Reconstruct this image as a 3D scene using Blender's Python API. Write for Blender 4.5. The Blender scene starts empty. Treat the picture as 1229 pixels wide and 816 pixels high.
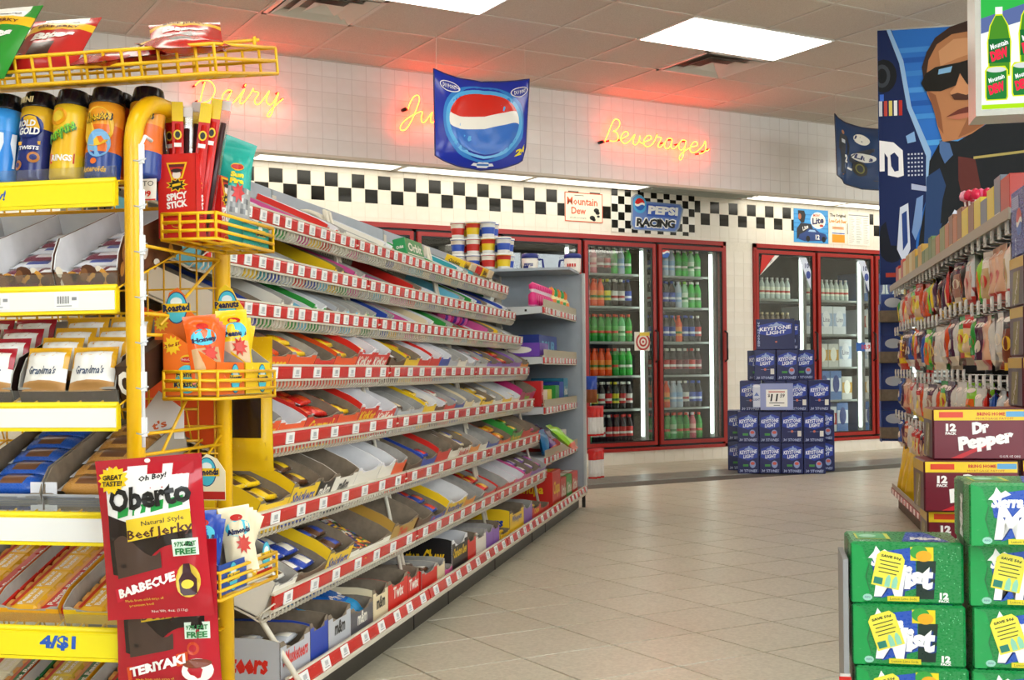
import bpy, math, random
from mathutils import Vector, Matrix
R = math.radians
sc = bpy.context.scene
COL = sc.collection
random.seed(7)

# ------------------------------------------------------------------ camera
EYE = Vector((0, 0, 0.85)); FPX = 1467.0; YAW = R(30.2); ROLL = R(0.63)
_r = Vector((math.cos(YAW), -math.sin(YAW), 0)); _f = Vector((math.sin(YAW), math.cos(YAW), 0)); _u = Vector((0, 0, 1))
_rr = _r * math.cos(ROLL) - _u * math.sin(ROLL); _uu = _r * math.sin(ROLL) + _u * math.cos(ROLL)
cam = bpy.data.cameras.new('camera'); camo = bpy.data.objects.new('camera', cam); COL.objects.link(camo)
camo.matrix_world = Matrix(((_rr.x, _uu.x, -_f.x, EYE.x), (_rr.y, _uu.y, -_f.y, EYE.y), (_rr.z, _uu.z, -_f.z, EYE.z), (0, 0, 0, 1)))
cam.sensor_fit = 'HORIZONTAL'; cam.sensor_width = 36.0; cam.lens = FPX / 1229 * 36
cam.shift_y = 38.6 / 1229; cam.clip_start = 0.05; cam.clip_end = 200
sc.camera = camo
# ------------------------------------------------------------------ daylight, exposure
SKY = 6.5            # bright overcast sky seen through the shop windows
PANEL = 6.0          # fluorescent ceiling panels
w = bpy.data.worlds.new('sky'); sc.world = w; w.use_nodes = True
bg = w.node_tree.nodes['Background']; bg.inputs[0].default_value = (0.93, 0.97, 1.0, 1); bg.inputs[1].default_value = SKY
sc.view_settings.view_transform = 'Standard'; sc.view_settings.look = 'None'
sc.view_settings.exposure = 0.14; sc.view_settings.gamma = 1.0; sc.view_settings.use_curve_mapping = False

# ------------------------------------------------------------------ helpers: colour and material
def lin(h):
    h = h.lstrip('#'); c = [int(h[i:i + 2], 16) / 255 for i in (0, 2, 4)]
    return tuple((x / 12.92 if x <= .04045 else ((x + .055) / 1.055) ** 2.4) for x in c) + (1,)
_M = {}
def C(h, rough=.42, metal=0, spec=.5):
    """plain printed or painted surface with a little procedural unevenness in its gloss"""
    k = (h, rough, metal, spec)
    if k in _M: return _M[k]
    m = bpy.data.materials.new('paint_' + h.strip('#')); m.use_nodes = True; _M[k] = m
    nt = m.node_tree; b = nt.nodes['Principled BSDF']
    b.inputs['Base Color'].default_value = lin(h); b.inputs['Metallic'].default_value = metal
    b.inputs['Specular IOR Level'].default_value = spec
    n = nt.nodes.new('ShaderNodeTexNoise'); n.inputs['Scale'].default_value = 35
    r = nt.nodes.new('ShaderNodeMapRange'); r.inputs['To Min'].default_value = max(.05, rough - .06); r.inputs['To Max'].default_value = rough + .06
    nt.links.new(n.outputs['Fac'], r.inputs['Value']); nt.links.new(r.outputs['Result'], b.inputs['Roughness'])
    return m
def noise_mat(name, a, b_, scale, rough, bump=0, coords='Object', detail=4, metal=0, lo=.35, hi=.65, rnd=0):
    m = bpy.data.materials.new(name); m.use_nodes = True; nt = m.node_tree; L = nt.links.new
    p = nt.nodes['Principled BSDF']; tc = nt.nodes.new('ShaderNodeTexCoord'); n = nt.nodes.new('ShaderNodeTexNoise')
    n.inputs['Scale'].default_value = scale; n.inputs['Detail'].default_value = detail
    L(tc.outputs[coords], n.inputs['Vector'])
    cr = nt.nodes.new('ShaderNodeValToRGB'); cr.color_ramp.elements[0].position = lo; cr.color_ramp.elements[1].position = hi
    cr.color_ramp.elements[0].color = lin(a); cr.color_ramp.elements[1].color = lin(b_)
    L(n.outputs['Fac'], cr.inputs['Fac']); out = cr.outputs['Color']
    if rnd:
        oi = nt.nodes.new('ShaderNodeObjectInfo'); hs = nt.nodes.new('ShaderNodeHueSaturation'); mr = nt.nodes.new('ShaderNodeMapRange')
        mr.inputs['To Min'].default_value = 1 - rnd; mr.inputs['To Max'].default_value = 1 + rnd
        L(oi.outputs['Random'], mr.inputs['Value']); L(mr.outputs['Result'], hs.inputs['Value']); L(out, hs.inputs['Color']); out = hs.outputs['Color']
    L(out, p.inputs['Base Color']); p.inputs['Roughness'].default_value = rough; p.inputs['Metallic'].default_value = metal
    if bump:
        bm = nt.nodes.new('ShaderNodeBump'); bm.inputs['Strength'].default_value = bump; bm.inputs['Distance'].default_value = .002
        L(n.outputs['Fac'], bm.inputs['Height']); L(bm.outputs['Normal'], p.inputs['Normal'])
    return m
def emit_mat(name, col, s):
    m = bpy.data.materials.new(name); m.use_nodes = True; nt = m.node_tree; nt.nodes.clear()
    e = nt.nodes.new('ShaderNodeEmission'); o = nt.nodes.new('ShaderNodeOutputMaterial')
    e.inputs[0].default_value = (*col, 1); e.inputs[1].default_value = s; nt.links.new(e.outputs[0], o.inputs[0]); return m
def glass_mat(name, tint, refl=1.0, rough=0.0, base=0.0):
    """a thin clear sheet: transmits straight through, reflects more at a glancing angle"""
    m = bpy.data.materials.new(name); m.use_nodes = True; nt = m.node_tree; nt.nodes.clear(); L = nt.links.new
    t = nt.nodes.new('ShaderNodeBsdfTransparent'); t.inputs[0].default_value = (*tint, 1)
    gl = nt.nodes.new('ShaderNodeBsdfGlossy'); gl.inputs['Roughness'].default_value = rough
    lw = nt.nodes.new('ShaderNodeLayerWeight'); lw.inputs[0].default_value = .5
    pw = nt.nodes.new('ShaderNodeMath'); pw.operation = 'POWER'; pw.inputs[1].default_value = 5
    ma = nt.nodes.new('ShaderNodeMath'); ma.operation = 'MULTIPLY_ADD'; ma.inputs[1].default_value = .9; ma.inputs[2].default_value = .04 * refl + base; ma.use_clamp = True
    mx = nt.nodes.new('ShaderNodeMixShader'); o = nt.nodes.new('ShaderNodeOutputMaterial')
    L(lw.outputs['Facing'], pw.inputs[0]); L(pw.outputs[0], ma.inputs[0]); L(ma.outputs[0], mx.inputs[0]); L(t.outputs[0], mx.inputs[1]); L(gl.outputs[0], mx.inputs[2]); L(mx.outputs[0], o.inputs[0])
    return m
GLASS = glass_mat('door_glass', (.95, .98, .96), 1.55)
WINGLASS = glass_mat('window_glass', (.97, .98, .98), 1.0)
CLEAR = glass_mat('clear_plastic', (.9, .92, .92), 1.6, .08, .03)
FILM = glass_mat('pack_film', (.82, .83, .82), 1.8, .12, .05)
M_FLOOR = noise_mat('floor_tile', '#b5af9b', '#c8c2ae', 90, .33, .06, 'Object', 6, rnd=.035)
M_FLOORD = noise_mat('floor_band', '#6f6f66', '#83837a', 60, .33, .05, rnd=.03)
M_GROUT = noise_mat('grout', '#4f4b42', '#5c574d', 60, .8)
M_CTILE = noise_mat('ceiling_tile', '#c9bfb4', '#d8d0c6', 140, .9, .5, 'Object', 8, rnd=.02)
M_CGRID = C('#d2cbc2', .5)
M_WTILE = noise_mat('glazed_tile', '#eee6d6', '#f3ecde', 6, .16, rnd=.02)
M_BTILE = C('#15150f', .15)
M_WGROUT = noise_mat('tile_grout', '#ece4d4', '#e6decd', 50, .8)
M_BKTILE = noise_mat('bulkhead_tile', '#efedea', '#f4f3f1', 6, .14, rnd=.01)
M_PLASTER = noise_mat('plaster', '#d9d4ca', '#e0dcd3', 20, .8)
M_SHELF = noise_mat('beige_enamel', '#d2cbb8', '#d8d1bf', 12, .4)
M_GREY = noise_mat('grey_enamel', '#a0aab3', '#a8b2bb', 8, .42)
M_PEG = noise_mat('pegboard', '#a09a86', '#a8a28e', 10, .6)
M_KICK = noise_mat('kick_plate', '#1c1a15', '#26231d', 14, .38)
M_YEL = noise_mat('yellow_enamel', '#eab40a', '#f0bd12', 9, .3)
M_YELS = C('#f2dc12', .4)
M_CARD = noise_mat('raw_cardboard', '#7d6f5d', '#8b7d6a', 40, .85)
M_CARDG = noise_mat('grey_card', '#a3a09a', '#b0ada7', 40, .8)
M_CARDW = noise_mat('white_card', '#dedfe2', '#e8e9ec', 20, .6)
M_CHROME = C('#c8c8c8', .25, 1)
M_BLACK = C('#0c0c0c', .4)
M_WHITE = C('#f2f2ee', .4)

# ------------------------------------------------------------------ helpers: mesh building
class Fr:
    """a flat printing frame: origin, right, up; lift goes along the normal"""
    def __init__(s, o, ex, ey): s.o = Vector(o); s.x = Vector(ex).normalized(); s.y = Vector(ey).normalized(); s.n = s.x.cross(s.y)
    def __call__(s, x, y, l=0.0): return s.o + s.x * x + s.y * y + s.n * l
_T = {}
def glyphs(t, bold):
    k = (t, bold)
    if k not in _T:
        cu = bpy.data.curves.new('t', 'FONT'); cu.body = t; cu.resolution_u = 1 if len(t) > 6 else 2; cu.offset = bold; cu.fill_mode = 'FRONT'
        ob = bpy.data.objects.new('t', cu); me = ob.to_mesh()
        vs = [(v.co.x, v.co.y) for v in me.vertices]; fs = [tuple(p.vertices) for p in me.polygons]
        ob.to_mesh_clear(); bpy.data.objects.remove(ob); bpy.data.curves.remove(cu)
        x0 = min(v[0] for v in vs); x1 = max(v[0] for v in vs); y0 = min(v[1] for v in vs); y1 = max(v[1] for v in vs)
        _T[k] = ([((x - (x0 + x1) / 2), (y - (y0 + y1) / 2)) for x, y in vs], fs, x1 - x0, y1 - y0)
    return _T[k]
class MB:
    def __init__(s): s.v = []; s.f = []; s.m = []; s.sm = []; s.sl = []
    def mi(s, m):
        if m not in s.sl: s.sl.append(m)
        return s.sl.index(m)
    def add(s, vs, fs, m, smooth=False):
        n = len(s.v); s.v += [tuple(p) for p in vs]
        for i, f in enumerate(fs):
            s.f.append(tuple(n + k for k in f)); s.m.append(s.mi(m[i] if isinstance(m, list) else m)); s.sm.append(smooth)
        return s
    def box(s, x0, y0, z0, x1, y1, z1, m):
        vs = [(x, y, z) for x in (x0, x1) for y in (y0, y1) for z in (z0, z1)]
        return s.add(vs, [(0, 1, 3, 2), (4, 6, 7, 5), (0, 4, 5, 1), (2, 3, 7, 6), (0, 2, 6, 4), (1, 5, 7, 3)], m)
    def bbox(s, x0, y0, z0, x1, y1, z1, m, b=.004):
        """box with chamfered edges"""
        vs = []; key = {}
        for i, x in enumerate((x0, x1)):
            for j, y in enumerate((y0, y1)):
                for k, z in enumerate((z0, z1)):
                    sx, sy, sz = (1, -1)[i] * b, (1, -1)[j] * b, (1, -1)[k] * b
                    for a, p in (('x', (x, y + sy, z + sz)), ('y', (x + sx, y, z + sz)), ('z', (x + sx, y + sy, z))):
                        key[(i, j, k, a)] = len(vs); vs.append(p)
        K = key; fs = []
        fs.append([K[0, 0, 0, 'x'], K[0, 0, 1, 'x'], K[0, 1, 1, 'x'], K[0, 1, 0, 'x']]); fs.append([K[1, 0, 0, 'x'], K[1, 1, 0, 'x'], K[1, 1, 1, 'x'], K[1, 0, 1, 'x']])
        fs.append([K[0, 0, 0, 'y'], K[1, 0, 0, 'y'], K[1, 0, 1, 'y'], K[0, 0, 1, 'y']]); fs.append([K[0, 1, 0, 'y'], K[0, 1, 1, 'y'], K[1, 1, 1, 'y'], K[1, 1, 0, 'y']])
        fs.append([K[0, 0, 0, 'z'], K[0, 1, 0, 'z'], K[1, 1, 0, 'z'], K[1, 0, 0, 'z']]); fs.append([K[0, 0, 1, 'z'], K[1, 0, 1, 'z'], K[1, 1, 1, 'z'], K[0, 1, 1, 'z']])
        for j in (0, 1):
            for k in (0, 1): fs.append([K[0, j, k, 'y'], K[1, j, k, 'y'], K[1, j, k, 'z'], K[0, j, k, 'z']])
        for i in (0, 1):
            for k in (0, 1): fs.append([K[i, 0, k, 'x'], K[i, 1, k, 'x'], K[i, 1, k, 'z'], K[i, 0, k, 'z']])
        for i in (0, 1):
            for j in (0, 1): fs.append([K[i, j, 0, 'x'], K[i, j, 1, 'x'], K[i, j, 1, 'y'], K[i, j, 0, 'y']])
        for i in (0, 1):
            for j in (0, 1):
                for k in (0, 1): fs.append([K[i, j, k, 'x'], K[i, j, k, 'y'], K[i, j, k, 'z']])
        if isinstance(m, list): m = m + [m[0]] * (len(fs) - 6)
        return s.add(vs, fs, m)
    def prism(s, poly, ax, a, b, m, mcap=None):
        """extrude a 2-D outline along axis ax (0:x outline yz, 1:y outline xz, 2:z outline xy)"""
        def p(q, t): return ((t, q[0], q[1]), (q[0], t, q[1]), (q[0], q[1], t))[ax]
        n = len(poly); vs = [p(q, a) for q in poly] + [p(q, b) for q in poly]
        mc = mcap if isinstance(mcap, (list, tuple)) else (mcap or m, mcap or m)
        return s.add(vs, [tuple(range(n))[::-1], tuple(range(n, 2 * n))] + [(i, (i + 1) % n, n + (i + 1) % n, n + i) for i in range(n)], [mc[0], mc[1]] + [m] * n)
    def tube(s, pts, r, m, n=6, closed=False):
        pts = [Vector(p) for p in pts]; N = len(pts); vs = []; up = None
        for i, p in enumerate(pts):
            a = pts[(i - 1) % N] if (i or closed) else p; b = pts[(i + 1) % N] if (i < N - 1 or closed) else p
            t = (b - a).normalized()
            if up is None: up = t.orthogonal().normalized()
            up = (up - t * up.dot(t)); up = up.normalized() if up.length > 1e-6 else t.orthogonal().normalized()
            o = t.cross(up); rr = r[i] if isinstance(r, (list, tuple)) else r
            vs += [p + (up * math.cos(2 * math.pi * k / n) + o * math.sin(2 * math.pi * k / n)) * rr for k in range(n)]
        fs = [(i * n + k, i * n + (k + 1) % n, ((i + 1) % N) * n + (k + 1) % n, ((i + 1) % N) * n + k) for i in range(N if closed else N - 1) for k in range(n)]
        if not closed: fs += [tuple(range(n))[::-1], tuple((N - 1) * n + k for k in range(n))]
        return s.add(vs, fs, m, n > 4)
    def lathe(s, prof, m, n=12, c=(0, 0, 0)):
        vs = []; N = len(prof); ms = []
        for r, z in prof: vs += [(c[0] + r * math.cos(2 * math.pi * k / n), c[1] + r * math.sin(2 * math.pi * k / n), c[2] + z) for k in range(n)]
        fs = []
        for i in range(N - 1):
            for k in range(n): fs.append((i * n + k, i * n + (k + 1) % n, (i + 1) * n + (k + 1) % n, (i + 1) * n + k)); ms.append(m[i] if isinstance(m, list) else m)
        if prof[0][0] > 1e-4: fs.append(tuple(range(n))[::-1]); ms.append(ms[0])
        if prof[-1][0] > 1e-4: fs.append(tuple((N - 1) * n + k for k in range(n))); ms.append(ms[-1 if len(ms) else 0] if not isinstance(m, list) else m[-1])
        return s.add(vs, fs, ms, True)
    def sheet(s, fn, nu, nv, m, smooth=True):
        vs = [fn(i / nu, j / nv) for i in range(nu + 1) for j in range(nv + 1)]
        fs = []; ms = []
        for i in range(nu):
            for j in range(nv):
                fs.append((i * (nv + 1) + j, (i + 1) * (nv + 1) + j, (i + 1) * (nv + 1) + j + 1, i * (nv + 1) + j + 1))
                ms.append(m((i + .5) / nu, (j + .5) / nv) if callable(m) else m)
        return s.add(vs, fs, ms, smooth)
    # flat print on a frame or on a mapped surface f(x, y, lift)
    def poly(s, f, pts, m, l=.0006): return s.add([f(x, y, l) for x, y in pts], [tuple(range(len(pts)))], m)
    def rect(s, f, x0, y0, x1, y1, m, l=.0006): return s.poly(f, [(x0, y0), (x1, y0), (x1, y1), (x0, y1)], m, l)
    def ell(s, f, cx, cy, rx, ry, m, l=.0006, n=20, rot=0):
        c, d = math.cos(rot), math.sin(rot)
        return s.poly(f, [(cx + rx * math.cos(t) * c - ry * math.sin(t) * d, cy + rx * math.cos(t) * d + ry * math.sin(t) * c) for t in [2 * math.pi * k / n for k in range(n)]], m, l)
    def star(s, f, cx, cy, r0, r1, m, l=.0006, n=14, asp=1): return s.poly(f, [(cx + (r0, r1)[k % 2] * math.cos(math.pi * k / n), cy + asp * (r0, r1)[k % 2] * math.sin(math.pi * k / n)) for k in range(2 * n)], m, l)
    def text(s, f, t, cx, cy, h, m, l=.0009, w=None, bold=.0, shear=0, rot=0, arc=0, al='c'):
        vs, fs, tw, th = glyphs(t, bold); k = h / th; kx = k if w is None else w / tw
        c, d = math.cos(rot), math.sin(rot); out = []
        ox = {'c': 0, 'l': tw * kx / 2, 'r': -tw * kx / 2}[al]
        for x, y in vs:
            X, Y = x * kx + y * k * shear + ox, y * k
            if arc: Y += arc * (1 - (2 * x / tw) ** 2)
            out.append(f(cx + X * c - Y * d, cy + X * d + Y * c, l))
        return s.add(out, fs, m)
    def xf(s, M): s.v = [tuple(M @ Vector(p)) for p in s.v]; return s
    def shift(s, x, y, z): s.v = [(a + x, b + y, c + z) for a, b, c in s.v]; return s
    def mesh(s, name):
        me = bpy.data.meshes.new(name); me.from_pydata(s.v, [], s.f)
        for m in s.sl: me.materials.append(m)
        me.polygons.foreach_set('material_index', s.m); me.polygons.foreach_set('use_smooth', s.sm); me.update(); return me

# ------------------------------------------------------------------ helpers: objects
def _me(x, name): return x.mesh(name) if isinstance(x, MB) else x
def tag(o, label=None, cat=None, group=None, kind=None):
    for k, v in (('label', label), ('category', cat), ('group', group), ('kind', kind)):
        if v: o[k] = v
    return o
def thing(name, label, cat, M=None, group=None):
    o = bpy.data.objects.new(name, None); COL.objects.link(o); o.empty_display_size = .05
    if M is not None: o.matrix_basis = M
    return tag(o, label, cat, group)
def part(name, mb, parent, M=None, label=None, kind=None):
    o = bpy.data.objects.new(name, _me(mb, name)); COL.objects.link(o); o.parent = parent
    if M is not None: o.matrix_basis = M
    return tag(o, label, kind=kind)
def one(name, mb, label, cat, M=None, group=None, kind=None):
    o = bpy.data.objects.new(name, _me(mb, name)); COL.objects.link(o)
    if M is not None: o.matrix_basis = M
    return tag(o, label, cat, group, kind)
def struct(name, mb): return tag(bpy.data.objects.new(name, _me(mb, name)) if mb is not None else None, kind='structure')
def setting(name, mb, label=None):
    o = bpy.data.objects.new(name, _me(mb, name)); COL.objects.link(o); return tag(o, label, kind='structure')
def TR(x, y, z): return Matrix.Translation((x, y, z))
def RX(a): return Matrix.Rotation(a, 4, 'X')
def RY(a): return Matrix.Rotation(a, 4, 'Y')
def RZ(a): return Matrix.Rotation(a, 4, 'Z')
GA = R(41.9)
def G(u, v, z): return Vector((u * math.sin(GA) + v * math.cos(GA), u * math.cos(GA) - v * math.sin(GA), z))
def MU(u, v, z): return Matrix.Translation(G(u, v, z)) @ RZ(R(48.1))     # local x runs along the aisle, y away from it to the left
def MV(u, v, z): return Matrix.Translation(G(u, v, z)) @ RZ(-GA)         # local x to the right across the aisle, y along it
def pix(p):
    d = Vector(p) - EYE; z = d.dot(_f)
    if z < .2: return None
    return (614.5 + d.dot(_rr) / z * FPX, 446.6 - d.dot(_uu) / z * FPX, z)
def seen(p, mgn=40):
    q = pix(p); return q is not None and -mgn < q[0] < 1229 + mgn and -mgn < q[1] < 816 + mgn
ORD = 'first second third fourth fifth sixth seventh eighth ninth tenth eleventh twelfth thirteenth fourteenth fifteenth sixteenth seventeenth eighteenth nineteenth twentieth'.split()
ORD += ['twenty-' + o for o in ORD[:9]] + ['thirtieth'] + ['thirty-' + o for o in ORD[:9]]
def spline(pts, k=4):
    out = []; n = len(pts)
    for i in range(n - 1):
        p0, p1, p2, p3 = pts[max(i - 1, 0)], pts[i], pts[i + 1], pts[min(i + 2, n - 1)]
        for j in range(k):
            t = j / k
            out.append(tuple(.5 * ((2 * b) + (-a + c) * t + (2 * a - 5 * b + 4 * c - d) * t * t + (-a + 3 * b - 3 * c + d) * t ** 3) for a, b, c, d in zip(p0, p1, p2, p3)))
    return out + [tuple(pts[-1])]

# ================================================================== THE ROOM
X0, X1, Y0, YB, YW, ZC = -4.5, 14.0, -1.0, 8.25, 9.09, 3.10
def tile_mesh(name, sx, sy, t, mat, b=.0015):
    """a flat tile: back at z=0, face at z=t with eased edges"""
    m = MB(); vs = [(-sx / 2, -sy / 2, 0), (sx / 2, -sy / 2, 0), (sx / 2, sy / 2, 0), (-sx / 2, sy / 2, 0)]
    vs += [(x * (1 - 2 * b / sx), y * (1 - 2 * b / sy), t) for x, y, z in vs]
    m.add(vs, [(3, 2, 1, 0), (4, 5, 6, 7), (0, 1, 5, 4), (1, 2, 6, 5), (2, 3, 7, 6), (3, 0, 4, 7)], mat); return m
def lay_tiles(parent, spots, rest_name, limit=300):
    """spots: (matrix, mesh builder, priority); the nearest in view one by one, the others joined"""
    cache = {}; far = MB(); n = 0
    def key(s):
        p = s[0].to_translation(); q = pix(p)
        return (0 if (s[2] and seen(p, 20)) else 1 if seen(p, 20) else 2, q[2] if q else 99)
    for M, mb, pr in sorted(spots, key=key):
        if n < limit and seen(M.to_translation(), 20):
            if id(mb) not in cache: cache[id(mb)] = mb.mesh('tile')
            part('tile', cache[id(mb)], parent, M); n += 1
        else:
            far.add([M @ Vector(v) for v in mb.v], mb.f, [mb.sl[i] for i in mb.m])
    if far.v: part(rest_name, far, parent, kind='stuff')

# floor: slab with grout, square tiles laid along the walls, one dark band before the coolers
m = MB(); m.box(X0 - .2, Y0 - .2, -.08, X1 + .2, YW + .1, -.004, M_GROUT); floor = setting('floor', m, 'beige ceramic tile floor with a dark grey band before the coolers')
P = .325; ta = tile_mesh('t', P - .005, P - .005, .006, M_FLOOR); tb = tile_mesh('t', P - .004, .476, .006, M_FLOORD); sp = []
ty = [3.45 + P * k for k in range(-16, 13)]
for i in range(-20, 38):
    x = 1.847 + P * i + P / 2
    if not X0 < x < X1: continue
    for y in ty:
        if y + P > 7.66 or y < Y0: continue
        c = Vector((x, y + P / 2, -.006)); u = c.x * math.sin(GA) + c.y * math.cos(GA); v = c.x * math.cos(GA) - c.y * math.sin(GA)
        if -1.75 < v < -1.4 and 2.9 < u < 7.3: continue
        sp.append((Matrix.Translation(c), ta, not (v < -1.25 or (v > .9 and u < 8) or u < 2.2)))
    sp.append((TR(x, 7.35 + .31 + .239, -.006), tb, True))
    for k in range(3): sp.append((TR(x, 8.14 + P / 2 + P * k, -.006), ta, True))
lay_tiles(floor, sp, 'distant_tiles')

# ceiling: suspended grid with square panels
m = MB(); m.box(X0 - .2, Y0 - .2, ZC + .03, X1 + .2, YW + 1, ZC + .2, M_PLASTER); ceiling = setting('ceiling', m, 'suspended ceiling of square beige panels in a metal grid')
gx = [4.93 + .61 * k for k in range(-15, 15)]; gy = [6.12 + .61 * k for k in range(-12, 4)]
m = MB()
for x in gx: m.box(x - .012, Y0, ZC - .002, x + .012, YB, ZC + .012, M_CGRID)
for y in gy: m.box(X0, y - .012, ZC - .0015, X1, y + .012, ZC + .012, M_CGRID)
m.box(X0, YB - .02, ZC - .003, X1, YB, ZC + .012, M_CGRID)
part('ceiling_grid', m, ceiling)
LIGHTS = [(4.93 + 2.44 * i, 6.12 - 2.44 * j) for i in range(-3, 4) for j in range(4) if not (i == 1 and j == 0)]
VENTS = [(2.49, 6.73), (5.54, 6.73)]
def occupied(x, y):
    return any(lx - .1 < x < lx + 1.1 and abs(y - ly) < .1 for lx, ly in LIGHTS) or any(abs(x - a) < .1 and abs(y - b) < .1 for a, b in VENTS)
tc_ = tile_mesh('t', .598, .598, .012, M_CTILE, .004); tn = tile_mesh('t', .598, .28, .012, M_CTILE, .004); sp = []
for x in gx:
    for y in gy:
        if occupied(x, y) or y > 7.6: continue
        sp.append((TR(x + .305, y + .305, ZC + .0145) @ RX(math.pi), tc_, True))
    sp.append((TR(x + .305, 7.95 + .147, ZC + .0145) @ RX(math.pi), tn, True))
lay_tiles(ceiling, sp, 'distant_tiles')
M_PANEL = emit_mat('fluorescent_panel', (1.0, .95, .84), PANEL)
fr = MB()
for a in ((0, 0, .012, .61), (1.208, 0, 1.22, .61), (0, 0, 1.22, .012), (0, .598, 1.22, .61)): fr.box(a[0], a[1], -.006, a[2], a[3], .02, M_WHITE)
fr = fr.mesh('frame'); df = MB(); df.box(.012, .012, -.005, 1.208, .598, .0, M_PANEL)
df = df.mesh('diffuser')
for k, (x, y) in enumerate(LIGHTS):
    if (x, y) == (4.93, 6.12): lb = 'long bright ceiling light panel between air vent and hanging banner'
    elif (x, y) == (2.49, 6.12): lb = 'ceiling light panel cut by the top edge above the race car hood'
    else: lb = f'recessed ceiling light panel, {ORD[round((6.12 - y) / 2.44)]} row from the coolers, {ORD[round((x + 2.39) / 2.44)]} from the side wall'
    t = thing('ceiling_light', lb, 'ceiling light', TR(x, y, ZC), 'recessed ceiling lights'); part('frame', fr, t); part('diffuser', df, t)
for k, (x, y) in enumerate(VENTS):
    t = thing('air_vent', ('square metal ceiling vent near the top edge, left of the light panels', 'square metal ceiling vent beside the long bright light panel')[k], 'vent', TR(x + .305, y + .305, ZC), 'ceiling air vents')
    m = MB(); mm = C('#e2ddd5', .4)
    for s in (-1, 1): m.box(-.3, s * .3 - .03 * (s > 0), -.008, .3, s * .3 + .03 * (s < 0), .01, mm); m.box(s * .3 - .03 * (s > 0), -.3, -.008, s * .3 + .03 * (s < 0), .3, .01, mm)
    part('frame', m, t)
    m = MB(); m.box(-.28, -.28, .02, .28, .28, .028, C('#8a847c', .7)); part('duct', m, t)
    for q, (a, b, z) in enumerate(((.262, .2, .0), (.185, .125, .0))):
        m = MB(); vs = [(sx * a, sy * a, z - .012) for sx, sy in ((-1, -1), (1, -1), (1, 1), (-1, 1))] + [(sx * b, sy * b, z + .014) for sx, sy in ((-1, -1), (1, -1), (1, 1), (-1, 1))]
        fs = [(i, (i + 1) % 4, 4 + (i + 1) % 4, 4 + i) for i in range(4)]; m.add(vs, fs, mm); m.add([(x_, y_, z_ + .003) for x_, y_, z_ in vs], [f[::-1] for f in fs], mm); part('louvre', m, t)
    m = MB(); m.add([(-.105, -.105, -.016), (.105, -.105, -.016), (.105, .105, -.016), (-.105, .105, -.016), (0, 0, .016)], [(0, 1, 4), (1, 2, 4), (2, 3, 4), (3, 0, 4)], mm); part('centre_cone', m, t)

# bulkhead over the coolers: glazed tile face, soffit with light boxes
m = MB(); m.box(X0, YB + .0015, 2.42, X1, YB + .09, ZC + .03, C('#dedbd8', .5)); m.box(X0, YB - .004, 2.405, X1, YB + .09, 2.425, C('#d9d2c2', .4))
bulk = setting('wall_bulkhead', m, 'white glazed tile bulkhead carrying red neon words')
tt = tile_mesh('t', .1125, .1105, .008, M_BKTILE); sp = []
for i in range(-20, 82):
    for k in range(6): sp.append((TR(3.137 + .1145 * i + .057, YB + .008, 2.425 + .1125 * k + .056) @ RX(R(90)), tt, True))
lay_tiles(bulk, sp, 'distant_tiles')
m = MB(); m.box(X0, YB + .09, 2.515, X1, YW + .1, 2.54, C('#cfccc0', .6)); setting('trim_1', m, 'soffit board under the bulkhead')
M_SOFF = emit_mat('soffit_light', (1.0, .94, .80), 2.6)
for k in range(-3, 7):
    x = 2.96 + 1.22 * k
    if k == 3: continue
    t = thing('soffit_light', f'long light box under the tiled bulkhead, {ORD[k + 3]} from the left end', 'light box', TR(x, YB + .1, 2.5), 'soffit light boxes')
    m = MB(); m.box(.0, 0, -.004, .025, .72, .015, M_WHITE); m.box(1.19, 0, -.004, 1.215, .72, .015, M_WHITE); m.box(0, 0, -.004, 1.215, .02, .015, M_WHITE); m.box(0, .7, -.004, 1.215, .72, .015, M_WHITE); part('frame', m, t)
    m = MB(); m.box(.025, .02, 0, 1.19, .7, .01, M_SOFF); part('diffuser', m, t)
t = thing('soffit_grille', 'unlit grey louvred box under the bulkhead above the checkered sign', 'grille', TR(2.96 + 3.66, YB + .1, 2.5))
m = MB(); m.box(0, 0, 0, 1.215, .72, .012, C('#8f958e', .5)); part('housing', m, t)
for i in range(9):
    m = MB(); m.box(.01, .03 + .08 * i, -.02, 1.2, .045 + .08 * i, 0, C('#b4b8ae', .4)); part('slat', m, t)

# back wall with two openings for the cooler banks
LB0, LB1, RB0, RB1, CZ0, CZ1 = 2.73, 7.66, 8.01, 12.9, .117, 2.075
m = MB(); y0, y1 = YW + .0015, YW + .1
m.box(X0, y0, CZ1, X1, y1, 2.6, M_WGROUT); m.box(X0, y0, 0, X1, y1, CZ0, M_WGROUT)
for a, b in ((X0, LB0), (LB1, RB0), (RB1, X1)): m.box(a, y0, CZ0, b, y1, CZ1, M_WGROUT)
wall = setting('wall_back', m, 'cream tiled back wall with a black checker band'); PW = .1145
ta = tile_mesh('t', PW - .002, PW - .002, .008, M_WTILE); tb = tile_mesh('t', PW - .002, PW - .002, .008, M_BTILE)
ts = tile_mesh('t', PW - .002, .031, .008, M_WTILE); tg = tile_mesh('t', .1147, .1151, .008, M_WTILE); tz = tile_mesh('t', PW - .002, .113, .008, M_WTILE); sp = []
for i in range(-12, 84):
    x = 3.137 + PW * (i + .5)
    for z, blk in ((2.5095, False), (2.395, i % 2 == 0), (2.2805, i % 2 == 1), (2.166, False)):
        sp.append((TR(x, YW + .008, z) @ RX(R(90)), tb if blk else ta, blk))
    sp.append((TR(x, YW + .008, 2.0925) @ RX(R(90)), ts, False)); sp.append((TR(x, YW + .008, .058) @ RX(R(90)), tz, False))
for i in range(3):
    for k in range(16): sp.append((TR(7.66 + .1167 * (i + .5), YW + .008, .118 + .1171 * (k + .5)) @ RX(R(90)), tg, True))
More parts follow.
